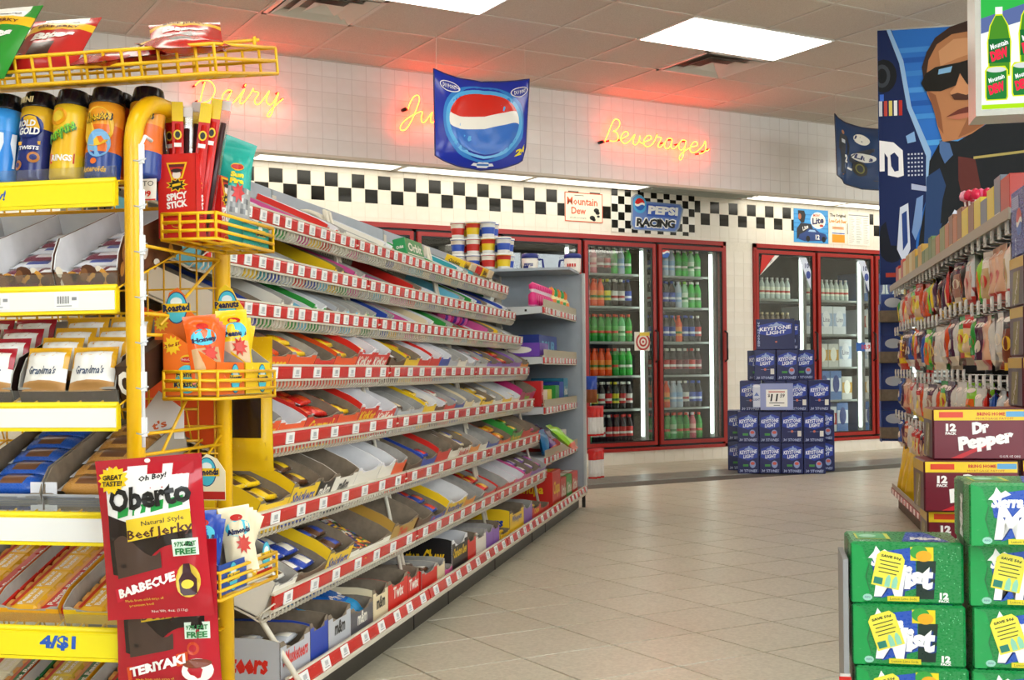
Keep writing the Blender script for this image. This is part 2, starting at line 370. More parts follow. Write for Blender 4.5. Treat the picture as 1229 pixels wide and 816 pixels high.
lay_tiles(wall, sp, 'distant_tiles')

# the walls out of view, the front one glazed
for nm, a in (('wall_left', (X0 - .15, Y0, 0, X0, YW + .1, ZC + .03)), ('wall_right', (X1, Y0, 0, X1 + .15, YW + .1, ZC + .03))):
    m = MB(); m.box(*a, M_PLASTER); setting(nm, m)
WIN = [(-3.6, -1.2), (0.3, 2.6), (4.2, 6.6), (7.3, 9.7), (10.1, 12.75)]; m = MB(); WZ0, WZ1 = .35, 3.08
m.box(X0 - .15, Y0 - .15, 0, X1 + .15, Y0, WZ0, M_PLASTER); m.box(X0 - .15, Y0 - .15, WZ1, X1 + .15, Y0, ZC + .03, M_PLASTER)
e = [X0 - .15] + [q for p in WIN for q in p] + [X1 + .15]
for a, b in zip(e[::2], e[1::2]): m.box(a, Y0 - .15, WZ0, b, Y0, WZ1, M_PLASTER)
setting('wall_front', m)
for k, (a, b) in enumerate(WIN):
    m = MB(); al = C('#8d9093', .35, .8)
    for x in (a, (a + b) / 2 - .02, b - .05): m.box(x, Y0 - .1, WZ0, x + .05, Y0 - .04, WZ1, al)
    for z in (WZ0, WZ1 - .05): m.box(a, Y0 - .1, z, b, Y0 - .04, z + .05, al)
    o = setting(f'window_{k + 1}', m); g = MB(); g.box(a, Y0 - .075, WZ0, b, Y0 - .069, WZ1, WINGLASS); part('pane', g, o)
m = MB(); m.box(-30, -40, -.2, 40, Y0 - .16, -.1, noise_mat('pavement', '#9a978f', '#aaa79f', 3, .9)); setting('ground', m)

# ================================================================== NEON WORDS
BEV=[[(5.667,2.713),(5.7,2.778),(5.739,2.861),(5.761,2.898),(5.788,2.91),(5.818,2.895),(5.814,2.854),(5.781,2.82),(5.754,2.807),(5.789,2.799),(5.802,2.769),(5.791,2.737),(5.753,2.725),(5.716,2.728)],[(5.82,2.744),(5.873,2.771),(5.906,2.796),(5.89,2.817),(5.857,2.805),(5.832,2.767),(5.838,2.732),(5.872,2.717),(5.911,2.738),(5.944,2.772),(5.972,2.802),(5.955,2.755),(5.954,2.724),(5.982,2.717),(6.013,2.751),(6.024,2.793),(6.015,2.752),(6.048,2.732),(6.082,2.753),(6.133,2.775),(6.138,2.798),(6.105,2.804),(6.071,2.774),(6.06,2.733),(6.087,2.711),(6.126,2.72),(6.166,2.755),(6.201,2.822),(6.198,2.802),(6.236,2.8),(6.24,2.784),(6.211,2.741),(6.21,2.718),(6.239,2.721),(6.271,2.757)],[(6.356,2.794),(6.325,2.801),(6.29,2.775),(6.275,2.733),(6.295,2.71),(6.33,2.728),(6.359,2.792),(6.347,2.739),(6.358,2.715),(6.387,2.724),(6.422,2.759)],[(6.505,2.794),(6.468,2.798),(6.433,2.769),(6.427,2.727),(6.456,2.711),(6.491,2.746),(6.503,2.786),(6.485,2.718),(6.466,2.652),(6.443,2.628),(6.429,2.645),(6.461,2.689),(6.537,2.736),(6.566,2.748),(6.619,2.762),(6.622,2.79),(6.59,2.792),(6.555,2.756),(6.548,2.714),(6.583,2.699),(6.636,2.726),(6.69,2.772),(6.711,2.811),(6.718,2.765),(6.707,2.723),(6.677,2.702),(6.645,2.696)],[(6.707,2.724),(6.734,2.729),(6.755,2.745)]]
DAI=[[(2.353,2.697),(2.371,2.776),(2.389,2.842)],[(2.321,2.809),(2.355,2.843),(2.399,2.854),(2.438,2.839),(2.458,2.791),(2.432,2.732),(2.386,2.7),(2.336,2.701)],[(2.577,2.798),(2.551,2.804),(2.517,2.775),(2.505,2.734),(2.522,2.714),(2.551,2.756),(2.571,2.792),(2.552,2.75),(2.553,2.723),(2.573,2.713),(2.602,2.739),(2.631,2.776),(2.666,2.824),(2.637,2.759),(2.628,2.73),(2.639,2.719),(2.663,2.734),(2.707,2.795),(2.727,2.834),(2.728,2.814),(2.759,2.81),(2.762,2.796),(2.736,2.753),(2.741,2.728),(2.761,2.726),(2.788,2.752),(2.842,2.829),(2.824,2.784),(2.82,2.75),(2.841,2.732),(2.864,2.743),(2.886,2.779),(2.907,2.823)],[(2.91,2.823),(2.882,2.745),(2.852,2.662),(2.831,2.646),(2.825,2.659),(2.846,2.69),(2.894,2.74),(2.942,2.785)],[(2.667,2.841),(2.674,2.857)]]
JUI=[[(3.905,2.804),(3.924,2.855),(3.955,2.902),(3.989,2.917),(4.001,2.885),(3.972,2.805),(3.928,2.713),(3.885,2.654),(3.849,2.645),(3.843,2.672),(3.88,2.719),(3.953,2.77),(4.023,2.799),(4.014,2.754),(4.02,2.721),(4.044,2.724),(4.082,2.772),(4.109,2.805),(4.094,2.762),(4.094,2.728),(4.118,2.731),(4.169,2.797),(4.152,2.756),(4.155,2.723),(4.18,2.725),(4.231,2.786),(4.288,2.808),(4.269,2.812),(4.235,2.775),(4.23,2.73),(4.262,2.722),(4.312,2.76),(4.351,2.78),(4.357,2.807),(4.332,2.812),(4.3,2.77),(4.306,2.726),(4.344,2.716),(4.401,2.757)],[(4.175,2.831),(4.182,2.848)]]
M_NEON = emit_mat('neon', (1.0, .036, .006), 32)
M_NCAP = C('#8a1008', .5)
for word, data in (('Dairy', DAI), ('Juice', JUI), ('Beverages', BEV)):
    bx, bz = data[0][0]
    t = thing('neon_sign', {'Dairy': 'glowing script neon word beside the top of the yellow snack rack', 'Juice': 'glowing script neon word half hidden behind the blue hood', 'Beverages': 'longest glowing script neon word, above the checkered cola sign'}[word], 'neon sign', TR(bx, YB, bz), 'neon words on the bulkhead')
    for st in data:
        m = MB(); p = spline([(x - bx, -.05, z - bz) for x, z in st], 3); m.tube(p, .005, M_NEON, 6); part('neon_tube', m, t)
        for q in (p[0], p[-1]):
            m = MB(); m.tube([(q[0], -.044, q[2]), (q[0], .0, q[2] + .002)], .007, M_NCAP, 6); part('standoff', m, t)
    q = data[0][0]; m = MB(); m.tube([(-.02, -.05, 0), (-.02, 0, 0)], .014, M_BLACK, 8); m.tube([(-.02, -.03, 0), (0, -.05, 0)], .008, M_NCAP, 6); part('electrode', m, t)

# ================================================================== COOLER BANKS
M_RED = C('#9f1f17', .35); M_TUBE = emit_mat('cooler_tube', (.93, 1.0, .95), 5.5); M_COOL = C('#141817', .6); M_RACK = C('#8f9590', .4)
CSH = [.185, .49, .80, 1.115, 1.44, 1.74]
def cooler(name, xa, xb, nd, label, shelves):
    pw = (xb - xa) / nd; t = thing(name, label, 'cooler', TR(xa, YW, 0)); W = xb - xa
    m = MB()
    m.box(0, .12, CZ0, W, .14, CZ0 + .03, M_COOL); m.box(0, .1, CZ0 - .02, W, .95, CZ0, M_COOL); m.box(0, .1, CZ1, W, .95, CZ1 + .02, M_COOL); m.box(0, .93, CZ0, W, .95, CZ1, M_COOL)
    for x in (-.02, W): m.box(x, .1, CZ0, x + .02, .95, CZ1, M_COOL)
    part('cabinet', m, t)
    m = MB(); y0, y1 = -.025, .06
    m.box(0, y0, CZ1 - .04, W, y1, CZ1, M_RED); m.box(0, y0, CZ0, W, y1, CZ0 + .03, M_RED); m.box(0, y0, CZ0, .035, y1, CZ1, M_RED); m.box(W - .035, y0, CZ0, W, y1, CZ1, M_RED)
    o = part('outer_frame', m, t)
    m = MB(); m.box(.035, 0, CZ0 + .03, W - .035, .05, CZ0 + .055, M_BLACK); m.box(.035, 0, CZ1 - .065, W - .035, .05, CZ1 - .04, M_BLACK)
    for i in range(nd + 1): m.box(max(.035, i * pw - .02), 0, CZ0, min(W - .035, i * pw + .02), .05, CZ1 - .04, M_BLACK)
    part('mullions', m, t)
    a, b = .018, pw - .018; z0, z1 = CZ0 + .05, CZ1 - .06; fw = .034
    df = MB(); df.box(a, -.03, z0, a + fw, 0, z1, M_RED); df.box(b - fw, -.03, z0, b, 0, z1, M_RED); df.box(a + fw, -.03, z1 - fw, b - fw, 0, z1, M_RED); df.box(a + fw, -.03, z0, b - fw, 0, z0 + fw, M_RED)
    i_ = .012; df.box(a + fw, -.024, z0 + fw, a + fw + i_, -.004, z1 - fw, M_BLACK); df.box(b - fw - i_, -.024, z0 + fw, b - fw, -.004, z1 - fw, M_BLACK)
    df.box(a + fw, -.024, z1 - fw - i_, b - fw, -.004, z1 - fw, M_BLACK); df.box(a + fw, -.024, z0 + fw, b - fw, -.004, z0 + fw + i_, M_BLACK)
    df = df.mesh('door'); pn = MB(); pn.box(a + fw, -.017, z0 + fw, b - fw, -.012, z1 - fw, GLASS); pn = pn.mesh('pane')
    hd = MB(); hd.tube([(b - .012, -.03, .93), (b - .012, -.065, .95), (b - .012, -.065, 1.2), (b - .012, -.03, 1.22)], .009, M_BLACK, 6); hd = hd.mesh('handle')
    tb = MB(); tb.tube([(pw - .085, .11, .24), (pw - .085, .11, 1.96)], .013, M_TUBE, 8); tb = tb.mesh('light_tube')
    ho = MB(); ho.box(pw - .07, .09, .2, pw - .03, .16, 2.0, C('#9aa09c', .4)); ho = ho.mesh('lamp_housing')
    for i in range(nd):
        M = TR(i * pw, 0, 0); d = part('door', df, t, M); part('pane', pn, d); part('handle', hd, d); part('light_tube', tb, t, M); part('lamp_housing', ho, t, M)
    for z in shelves:
        m = MB(); m.box(.02, .16, z - .012, W - .02, .175, z + .008, M_RACK)
        for y in (.3, .45, .62): m.box(.02, y, z - .008, W - .02, y + .01, z - .002, M_RACK)
        for k in range(int(W / .08)): m.box(.05 + .08 * k, .16, z - .004, .054 + .08 * k, .7, z, M_RACK)
        s = part('shelf', m, t)
    return pw
pwL = cooler('beverage_cooler', LB0, LB1, 6, 'long red framed glass door cooler of soda bottles along the back wall', CSH)
pwR = cooler('beer_cooler', RB0, RB1, 6, 'red framed glass door beer cooler to the right of the blue case pyramid', [.185, .52, .86, 1.2, 1.55])

def bottle(body, cap, lab, lab2=None, h=.235, r=.034):
    b, c, l = C(body, .14), C(cap, .4), C(lab, .35); l2 = C(lab2, .35) if lab2 else l
    m = MB(); k = h / .235
    m.lathe([(r * .8, 0), (r, .012 * k), (r, .055 * k), (r * .93, .075 * k), (r * .93, .095 * k), (r * .93, .12 * k), (r, .135 * k), (r * .9, .165 * k), (r * .5, .2 * k), (.013, .212 * k), (.015, .214 * k), (.015, .234 * k)],
            [b, b, l, l2, l, l, b, b, b, c, c], 10); return m.mesh('bottle')
BT = {'dew': bottle('#1d8f2e', '#e0481c', '#2f9e2c', '#d8432a'), 'org': bottle('#e8541a', '#e04a1a', '#f08a28', '#3a7a2a'), 'grn': bottle('#35b83c', '#f0f0ea', '#2a9a34', '#e8e8e0'),
      'coke': bottle('#1d0f0b', '#e8e6e0', '#b81c1c', '#e8e4de'), 'pep': bottle('#171018', '#2a4cb0', '#2746a8', '#dfe3ee'), 'diet': bottle('#221512', '#ecebe4', '#d8d8d4', '#b41f1f'),
      'yel': bottle('#26331f', '#e8dc2a', '#d8d02a', '#1f7a34'), 'lem': bottle('#9fd8a8', '#8ad23a', '#dff0d8', '#2f9a4c'), 'drp': bottle('#2a0d10', '#e8e4e0', '#7c1626', '#e6dcd8'), 'spr': bottle('#5fc07a', '#e8501e', '#bfe8c4', '#2f8a3c'),
      'cln': bottle('#b9c8d8', '#dfe5ee', '#8fb4d8', '#e9eef4'), 'pnk': bottle('#d86a7a', '#f0e8e6', '#f0b8b0', '#c83a4c'), 'red': bottle('#2a0f0d', '#d8281e', '#d02a22', '#f0ece6')}
BN = {'dew': 'green bottle with orange cap', 'org': 'orange soda bottle', 'grn': 'bright green bottle with white cap', 'coke': 'dark cola bottle with red label', 'pep': 'dark cola bottle with blue label', 'diet': 'dark bottle with pale label', 'yel': 'dark green bottle with yellow cap',
      'lem': 'pale green clear bottle', 'drp': 'dark bottle with maroon label', 'spr': 'light green bottle with orange cap', 'cln': 'clear pale blue water bottle', 'pnk': 'pink drink bottle', 'red': 'dark bottle with red cap'}
def fill(door, rows):
    """rows: shelf index -> kinds from the left; front row and a second row behind"""
    for si, kinds in rows.items():
        n = len(kinds); x0 = LB0 + pwL * door + .075; w_ = pwL - .2
        for d in range(2):
            for k, kd in enumerate(kinds):
                nm = f'{BN[kd]}, {("front", "second")[d]} row {ORD[k]}, {ORD[si]} shelf up, {("", "", "fourth-rightmost", "third-rightmost", "second-rightmost", "rightmost")[door]} soda door'
                one('soda_bottle', BT[kd], nm, 'bottle', TR(x0 + w_ * (k + .5) / n, YW + .215 + .078 * d, CSH[si] + .003) @ RZ(random.random()) @ Matrix.Scale(1.1, 4), f'soda bottles {"in the front row" if d == 0 else "in the second row"} on {ORD[si]} shelf')
fill(4, {0: 'dew spr diet diet coke red red red'.split(), 1: 'lem lem yel diet coke yel coke diet'.split(), 2: 'grn org org org org dew grn grn'.split(), 3: 'dew dew dew dew dew dew spr dew'.split(), 4: 'pnk pnk org org yel diet diet pep'.split(), 5: 'cln cln pnk drp coke grn cln grn'.split()})
fill(5, {0: 'dew dew dew spr dew dew pnk dew'.split(), 1: 'org org org cln cln diet pep pep'.split(), 2: 'coke coke coke coke drp drp red drp'.split(), 3: 'pep pep pep pep org pep pep coke'.split(), 4: 'diet diet pep pep cln lem grn grn'.split(), 5: 'pep drp cln cln grn grn lem grn'.split()})
fill(3, {4: 'pep diet pep coke'.split()})

# packs in the beer cooler
def beerbox(w_, d, h, a, b, txt, tc):
    m = MB(); m.bbox(-w_ / 2, 0, 0, w_ / 2, d, h, C(a, .35), .003); f = Fr((0, 0, h / 2), (1, 0, 0), (0, 0, 1)); m.rect(f, -w_ * .48, -h * .2, w_ * .48, h * .25, C(b, .35)); m.ell(f, 0, h * .05, w_ * .3, h * .3, C(tc, .35), .0009)
    if txt: m.text(f, txt, 0, h * .03, h * .16, C('#1b2a66'), .0014, w_ * .5)
    return m.mesh('beer_case')
BB = [(beerbox(.15, .3, .24, '#d9dde2', '#9fb2cf', 'Lite', '#e6e8ee'), 'white and pale blue beer case'), (beerbox(.11, .25, .22, '#cfd6de', '#b8413a', '', '#e8e6e2'), 'white and red beer case'), (beerbox(.13, .3, .25, '#4f78b8', '#dfe6f0', '', '#24408e'), 'blue and silver beer case'), (beerbox(.12, .25, .2, '#c9c9c4', '#c89a3a', '', '#f0ece0'), 'white and gold beer case')]
brown = bottle('#7a6a58', '#d8c8a0', '#e8e4da', '#c8a040', .22, .03); clearb = bottle('#c3cfc8', '#d8d8d8', '#e6ead8', '#c83a2a', .22, .03)
for dr in range(4):
    for si, z in enumerate([.185, .52, .86, 1.2, 1.55]):
        x = RB0 + pwR * dr + .07; k = 0
        while x < RB0 + pwR * (dr + 1) - .17:
            if (dr, si) in ((0, 4), (1, 4), (0, 3)):
                one('beer_bottle', clearb if si == 4 else brown, f'{"clear" if si == 4 else "brown"} beer bottle, {ORD[k]} from the left, {ORD[si]} shelf up, {ORD[dr]} beer door', 'bottle', TR(x + .035, YW + .22, z + .003), 'bottles in the beer cooler'); x += .068
            else:
                me, nm = BB[(dr + si + (k > 2)) % 4]; w_ = me.vertices[:] and max(v.co.x for v in me.vertices) * 2
                if x + w_ * 1.22 > RB0 + pwR * (dr + 1) - .1: break
                one('beer_case', me, f'{nm}, {ORD[k]} from the left, {ORD[si]} shelf up, {ORD[dr]} beer door', 'beer case', TR(x + w_ * .61, YW + .2, z + .003) @ Matrix.Scale(1.22, 4), 'cases in the beer cooler'); x += w_ * 1.22 + .006
            k += 1
# stickers on the doors
def door_sign(x, z, w_, h, label, build):
    m = MB(); m.box(-w_ / 2, -.002, -h / 2, w_ / 2, 0, h / 2, M_WHITE); build(m, Fr((0, -.002, 0), (1, 0, 0), (0, 0, 1)))
    return one('door_sticker', m, label, 'sticker', TR(x, YW - .0185, z))
def b1(m, f):
    m.rect(f, -.083, -.083, .083, .083, C('#f0e9d8'))
    for k, r in enumerate((.08, .062, .045, .028, .012)): m.ell(f, .01, -.005, r, r, C(('#c03028', '#f0e9d8')[k % 2]), .0008 + .0004 * k)
    m.rect(f, -.03, .05, .083, .083, C('#e8c83a'), .004)
door_sign(6.66, 1.12, .17, .17, 'square red and white target sticker on cooler door', b1)
def globe(m, f, cx, cy, r, l=.0006):
    """tri-colour wavy ball"""
    W = C('#f3f1ea', .3); Rd = C('#d0261c', .3); Bl = C('#2a62b8', .3); m.ell(f, cx, cy, r, r, W, l, 28); up = []; dn = []
    for k in range(15):
        t = R(10 + 160 * k / 14); up.append((cx + r * math.cos(t), cy + r * math.sin(t)))
    wv = [(cx + r * .97 * (-1 + 2 * k / 10), cy + r * (.16 + .17 * math.sin(math.pi * 2 * k / 10 + math.pi))) for k in range(11)]
    m.poly(f, up + wv[1:-1], Rd, l + .0006)
    for k in range(15):
        t = R(190 + 160 * k / 14); dn.append((cx + r * math.cos(t), cy + r * math.sin(t)))
    wv = [(cx + r * .97 * (1 - 2 * k / 10), cy - r * (.2 - .17 * math.sin(math.pi * 2 * k / 10))) for k in range(11)]
    m.poly(f, dn + wv[1:-1], Bl, l + .0006)
m = MB(); f = Fr((0, -.0005, 0), (1, 0, 0), (0, 0, 1)); m.lathe([(.001, 0), (.055, 0), (.055, .002), (.001, .002)], C('#2a62b8'), 24); m.xf(RX(R(90))); globe(m, Fr((0, -.0025, 0), (1, 0, 0), (0, 0, 1)), 0, 0, .052)
one('ball_sticker', m, 'round red white and blue ball sticker on cooler door glass', 'sticker', TR(6.935, YW - .018, 1.945))
for x, s, lb in ((8.83, 1, 'corner banner sticker on the first beer cooler door'), (9.64, 1, 'corner banner sticker on the second beer cooler door')):
    m = MB(); m.prism([(-.16, .2), (-.06, .2), (0, .07), (0, -.12)], 1, -.002, 0, C('#cfd6e6')); f = Fr((0, -.002, 0), (1, 0, 0), (0, 0, 1)); m.text(f, '10', -.055, .12, .05, C('#1b2a66'), bold=.02); m.ell(f, -.035, .03, .03, .04, C('#3a4f9a')); one('corner_sticker', m, 'white and blue ' + lb, 'sticker', TR(x - .075, YW - .0185, 1.76))
m = MB(); m.prism([(0, -.2), (.2, 0), (.03, 0)], 1, -.002, 0, C('#c8221a')); m.prism([(.0, -.21), (.2, 0), (.26, 0)], 1, -.002, 0, C('#e9e6e0')); f = Fr((.14, -.002, -.06), (.7, 0, .7), (-.7, 0, .7)); m.text(f, '10', 0, 0, .035, M_BLACK)
one('corner_sticker', m, 'red and white diagonal corner sticker on first beer cooler door', 'sticker', TR(8.085, YW - .0185, 1.975))
def b2(m, f): m.rect(f, -.13, -.045, .13, .045, C('#dfe4ee')); m.rect(f, -.13, -.045, 0, .045, C('#2a5fb0'), .0008); m.text(f, '10.99', .03, 0, .05, C('#c8281e'), .0012, .16, bold=.03)
door_sign(9.5, 1.07, .26, .09, 'blue and white price sticker on second beer cooler door', b2)

# ================================================================== SIGNS ON THE BACK WALL
def board(name, label, x0, x1, z0, z1, th, base, build, cat='sign', y=YW - .0006):
    m = MB(); m.box(0, -th, 0, x1 - x0, 0, z1 - z0, base); t = thing(name, label, cat, TR(x0, y, z0)); part('panel', m, t)
    p = MB(); build(p, Fr((0, -th, 0), (1, 0, 0), (0, 0, 1)), x1 - x0, z1 - z0); part('print', p, t); return t
def s1(p, f, w_, h):
    o = C('#d8552a'); p.rect(f, 0, 0, w_, h, o, .0006); p.rect(f, .008, .008, w_ - .008, h - .008, C('#f1e9d2'), .001)
    p.text(f, 'Mountain', w_ * .46, h * .7, h * .27, o, .0015, w_ * .8, .02); p.text(f, 'Dew', w_ * .36, h * .38, h * .24, o, .0015, w_ * .38, .02)
    p.rect(f, w_ * .25, h * .89, w_ * .5, h * .91, M_BLACK, .0015); p.text(f, "it'll tickle yore innards!", w_ * .35, h * .13, .018, M_BLACK, .0015)
    for x, y, r in ((.83, .42, .03), (.86, .34, .024), (.72, .16, .03), (.76, .1, .02), (.88, .22, .016)): p.ell(f, w_ * x, h * y, r, r * .7, M_BLACK, .0015, 10)
board('tin_sign', 'cream tin sign with red-orange hand lettering beside the checkered cola sign', 5.845, 6.25, 2.18, 2.44, .004, C('#f1e9d2'), s1)
def s2(p, f, w_, h):
    n = 13; s = w_ / n
    for i in range(n):
        for k in range(6):
            if (i + k) % 2 == 0: p.rect(f, i * s + .002, h - (k + 1) * h / 5.5 if k < 5 else 0, (i + 1) * s - .002, h - k * h / 5.5, M_BTILE, .0006)
    o = [(.27, .1), (.24, .2), (.25, .5), (.25, .78), (.3, .86), (.36, .84), (.41, .72), (.8, .71), (.83, .62), (.78, .2), (.74, .1)]
    def q(l, d): 
        cx = .5; return [(w_ * (cx + (x - cx) * d), h * (.46 + (y - .46) * d)) for x, y in l]
    p.prism([(a, b) for a, b in q(o, 1.08)], 1, -.012, -.0005, C('#9aa5b4'))
    f2 = Fr(f(0, 0, .008), f.x, f.y); p.poly(f2, q(o, 1.02), C('#5f7fc4'), .0008); p.poly(f2, q([(.41, .4), (.4, .68), (.79, .67), (.77, .4)], 1), C('#2c56b8'), .0012)
    p.ell(f2, w_ * .325, h * .66, .075, .082, C('#4aa8dc'), .0014, 24); globe(p, f2, w_ * .325, h * .66, .056, .002)
    p.text(f2, 'PEPSI', w_ * .605, h * .55, h * .2, C('#f2f2ee'), .002, w_ * .36, .06, .1)
    p.text(f2, 'RACING', w_ * .515, h * .25, h * .24, C('#f4f4f0'), .002, w_ * .49, .12, .1); p.text(f2, 'RACING', w_ * .515, h * .25, h * .19, M_BLACK, .0026, w_ * .46, .05, .1)
board('checkered_sign', 'black and white checkered sign with cola racing logo above cooler', 6.345, 7.30, 2.11, 2.51, .004, C('#f2eee2'), s2)
def s3(p, f, w_, h):
    p.rect(f, 0, 0, w_, h, C('#3f9bdc'), .0006)
    for k in range(5): p.rect(f, 0, h * (.3 + .13 * k), w_, h * (.33 + .13 * k), C('#2f80c8'), .0008)
    p.poly(f, [(.03, .1), (.05, .4), (.14, .55), (.2, .6), (.3, .62), (.28, .75), (.33, .85), (.3, .95), (.2, 1 - .02), (.1, .93), (.13, .75), (.1, .55), (.02, .45)], C('#10131c'), .001) if 0 else None
    P_ = lambda l: [(w_ * x, h * y) for x, y in l]
    p.poly(f, P_([(.12, .95), (.3, .95), (.34, .82), (.3, .6), (.22, .58), (.13, .7)]), C('#0f1118'), .001); p.ell(f, w_ * .17, h * .77, w_ * .045, h * .09, C('#b06a48'), .0012, 12)
    p.poly(f, P_([(.08, .08), (.08, .4), (.2, .58), (.5, .56), (.55, .42), (.3, .3), (.18, .2)]), C('#20242c'), .0012); p.text(f, 'Lite', w_ * .33, h * .45, h * .12, M_WHITE, .002, None, .02, .2, .4)
    p.ell(f, w_ * .7, h * .68, w_ * .22, h * .25, C('#e8eef6'), .0012, 24); p.ell(f, w_ * .7, h * .68, w_ * .2, h * .22, C('#f4ecd6'), .0016, 24); p.text(f, 'Lite', w_ * .7, h * .68, h * .2, C('#17245e'), .002, w_ * .34, .04, .15, .15); p.text(f, 'Miller', w_ * .66, h * .84, h * .09, C('#c0392c'), .002, None, .01, .2, .1); p.ell(f, w_ * .8, h * .53, w_ * .06, h * .04, C('#c0392c'), .002, 12)
    p.poly(f, P_([(.12, .1), (.16, .24), (.32, .32), (.42, .42), (.62, .42), (.74, .33), (.92, .28), (.97, .16), (.9, .08), (.3, .04)]), C('#23407e'), .002); p.poly(f, P_([(.4, .33), (.45, .39), (.6, .39), (.64, .33)]), C('#9fc0e0'), .0026)
    for x in (.4, .86): p.ell(f, w_ * x, h * .12, w_ * .06, h * .09, M_BLACK, .0026, 14)
    p.text(f, '12', w_ * .68, h * .18, h * .15, M_WHITE, .003, None, .04)
board('race_poster', 'blue race car poster with beer logo above the beer cooler', 8.55, 9.015, 2.115, 2.45, .002, C('#3f9bdc'), s3, 'poster')
def s4(p, f, w_, h):
    p.rect(f, 0, 0, w_, h, C('#efe6d2'), .0006)
    for k in range(3): p.ell(f, w_ * (.2 + .3 * k), h * .55, w_ * .1, h * .42, C('#f6f0e2'), .0009, 16)
    p.text(f, 'The Original', w_ * .5, h * .84, h * .12, C('#3a3020'), .0016, w_ * .86, .04); p.text(f, 'Low-Carb Beer', w_ * .5, h * .68, h * .12, C('#d88a1c'), .0016, w_ * .92, .04)
    p.rect(f, w_ * .18, h * .43, w_ * .82, h * .52, C('#e8b890'), .0012); p.rect(f, w_ * .25, h * .465, w_ * .75, h * .485, C('#c85a2a'), .0018); p.rect(f, w_ * .18, h * .04, w_ * .86, h * .28, C('#e59a1e'), .0012); p.rect(f, w_ * .18, h * .3, w_ * .86, h * .33, C('#3a5fb0'), .0012)
board('beer_poster', 'cream and orange beer poster beside the blue race poster', 9.02, 9.28, 2.12, 2.46, .002, C('#efe6d2'), s4, 'poster')
def s5(p, f, w_, h):
    p.rect(f, 0, 0, w_, h, C('#f4efe2'), .0006); p.rect(f, w_ * .04, h * .88, w_ * .96, h * .91, C('#8b8f94'), .0009)
    for c_ in range(3):
        for k in range(16): p.rect(f, w_ * (.05 + .33 * c_), h * (.06 + .05 * k), w_ * (.05 + .33 * c_ + random.uniform(.16, .26)), h * (.075 + .05 * k), C('#a9a79f'), .0009)
board('list_poster', 'white printed schedule sheet in three columns beside the beer posters', 9.29, 9.60, 2.12, 2.46, .002, C('#f4efe2'), s5, 'poster')

# ================================================================== HANGING HOODS
HOOD=[(3.645,2.866),(3.728,2.841),(3.828,2.823),(4.008,2.818),(4.17,2.836),(4.288,2.857),(4.384,2.88),(4.377,2.664),(4.348,2.405),(4.317,2.3),(4.163,2.243),(3.99,2.22),(3.82,2.232),(3.709,2.263),(3.649,2.293),(3.642,2.542)]
HOOD2=[(7.379,2.95),(7.42,2.914),(7.496,2.885),(7.629,2.867),(7.757,2.861),(7.887,2.865),(8.033,2.883),(8.152,2.91),(8.144,2.406),(8.025,2.372),(7.879,2.352),(7.678,2.349),(7.481,2.377),(7.461,2.411),(7.399,2.447),(7.389,2.709)]
def hood(name, label, top, bot, Y, col, edge, build):
    """moulded plastic hood: top and bottom outlines in (x, z), domed towards the shop"""
    cx = sum(p[0] for p in top + bot) / len(top + bot); cz = sum(p[1] for p in top + bot) / len(top + bot)
    def pick(l, s):
        t = s * (len(l) - 1); i = min(int(t), len(l) - 2); a = t - i; return (l[i][0] * (1 - a) + l[i + 1][0] * a - cx, l[i][1] * (1 - a) + l[i + 1][1] * a - cz)
    def dome(s, t):
        d = .05 * (1 - (2 * s - 1) ** 2) * (1 - (2 * t - 1) ** 4)
        r = math.hypot((s - .5) * 1.5, t - .52); return -(d + .008 * math.exp(-((r - .36) / .06) ** 2) - .02 * math.exp(-((s - .5) / .035) ** 2) * (1 if t > .35 else 0) * .35)
    def P3(s, t, l=0):
        a, b = pick(bot, s), pick(top, s); return (a[0] * (1 - t) + b[0] * t, dome(s, t) - l, a[1] * (1 - t) + b[1] * t)
    T = thing(name, label, 'hood', TR(cx, Y, cz)); m = MB(); m.sheet(lambda s, t: P3(s, t), 28, 24, col); m.sheet(lambda s, t: P3(1 - s, t, -.006), 28, 24, edge); part('shell', m, T)
    m = MB(); rim = [P3(i / 20, 0) for i in range(21)] + [P3(1, i / 12) for i in range(1, 13)] + [P3(1 - i / 20, 1) for i in range(1, 21)] + [P3(0, 1 - i / 12) for i in range(1, 12)]
    m.tube(rim, .005, edge, 6, True); part('rim', m, T)
    m = MB()
    # print follows the moulded surface: x, y are fractions of the hood
    build(m, lambda x, y, l: P3(x, y, l + .0035)); part('print', m, T)
    for s in (.04, .94):
        m = MB(); a = P3(s, 1); m.tube([a, (a[0], a[1], ZC - cz)], .0012, C('#d8d4cc'), 4); part('hanging_wire', m, T)
    return T
def dens(pts, k=5):
    return [(a[0] + (b[0] - a[0]) * i / k, a[1] + (b[1] - a[1]) * i / k) for a, b in zip(pts, pts[1:] + pts[:1]) for i in range(k)]
def strip(m, f, xs, lo, hi, mat, l):
    """filled band between two curves, following the surface"""
    n = len(xs); K = 6; vs = [f(x, lo[i] + (hi[i] - lo[i]) * k / K, l) for i, x in enumerate(xs) for k in range(K + 1)]
    m.add(vs, [(i * (K + 1) + k, (i + 1) * (K + 1) + k, (i + 1) * (K + 1) + k + 1, i * (K + 1) + k + 1) for i in range(n - 1) for k in range(K)], mat, True)
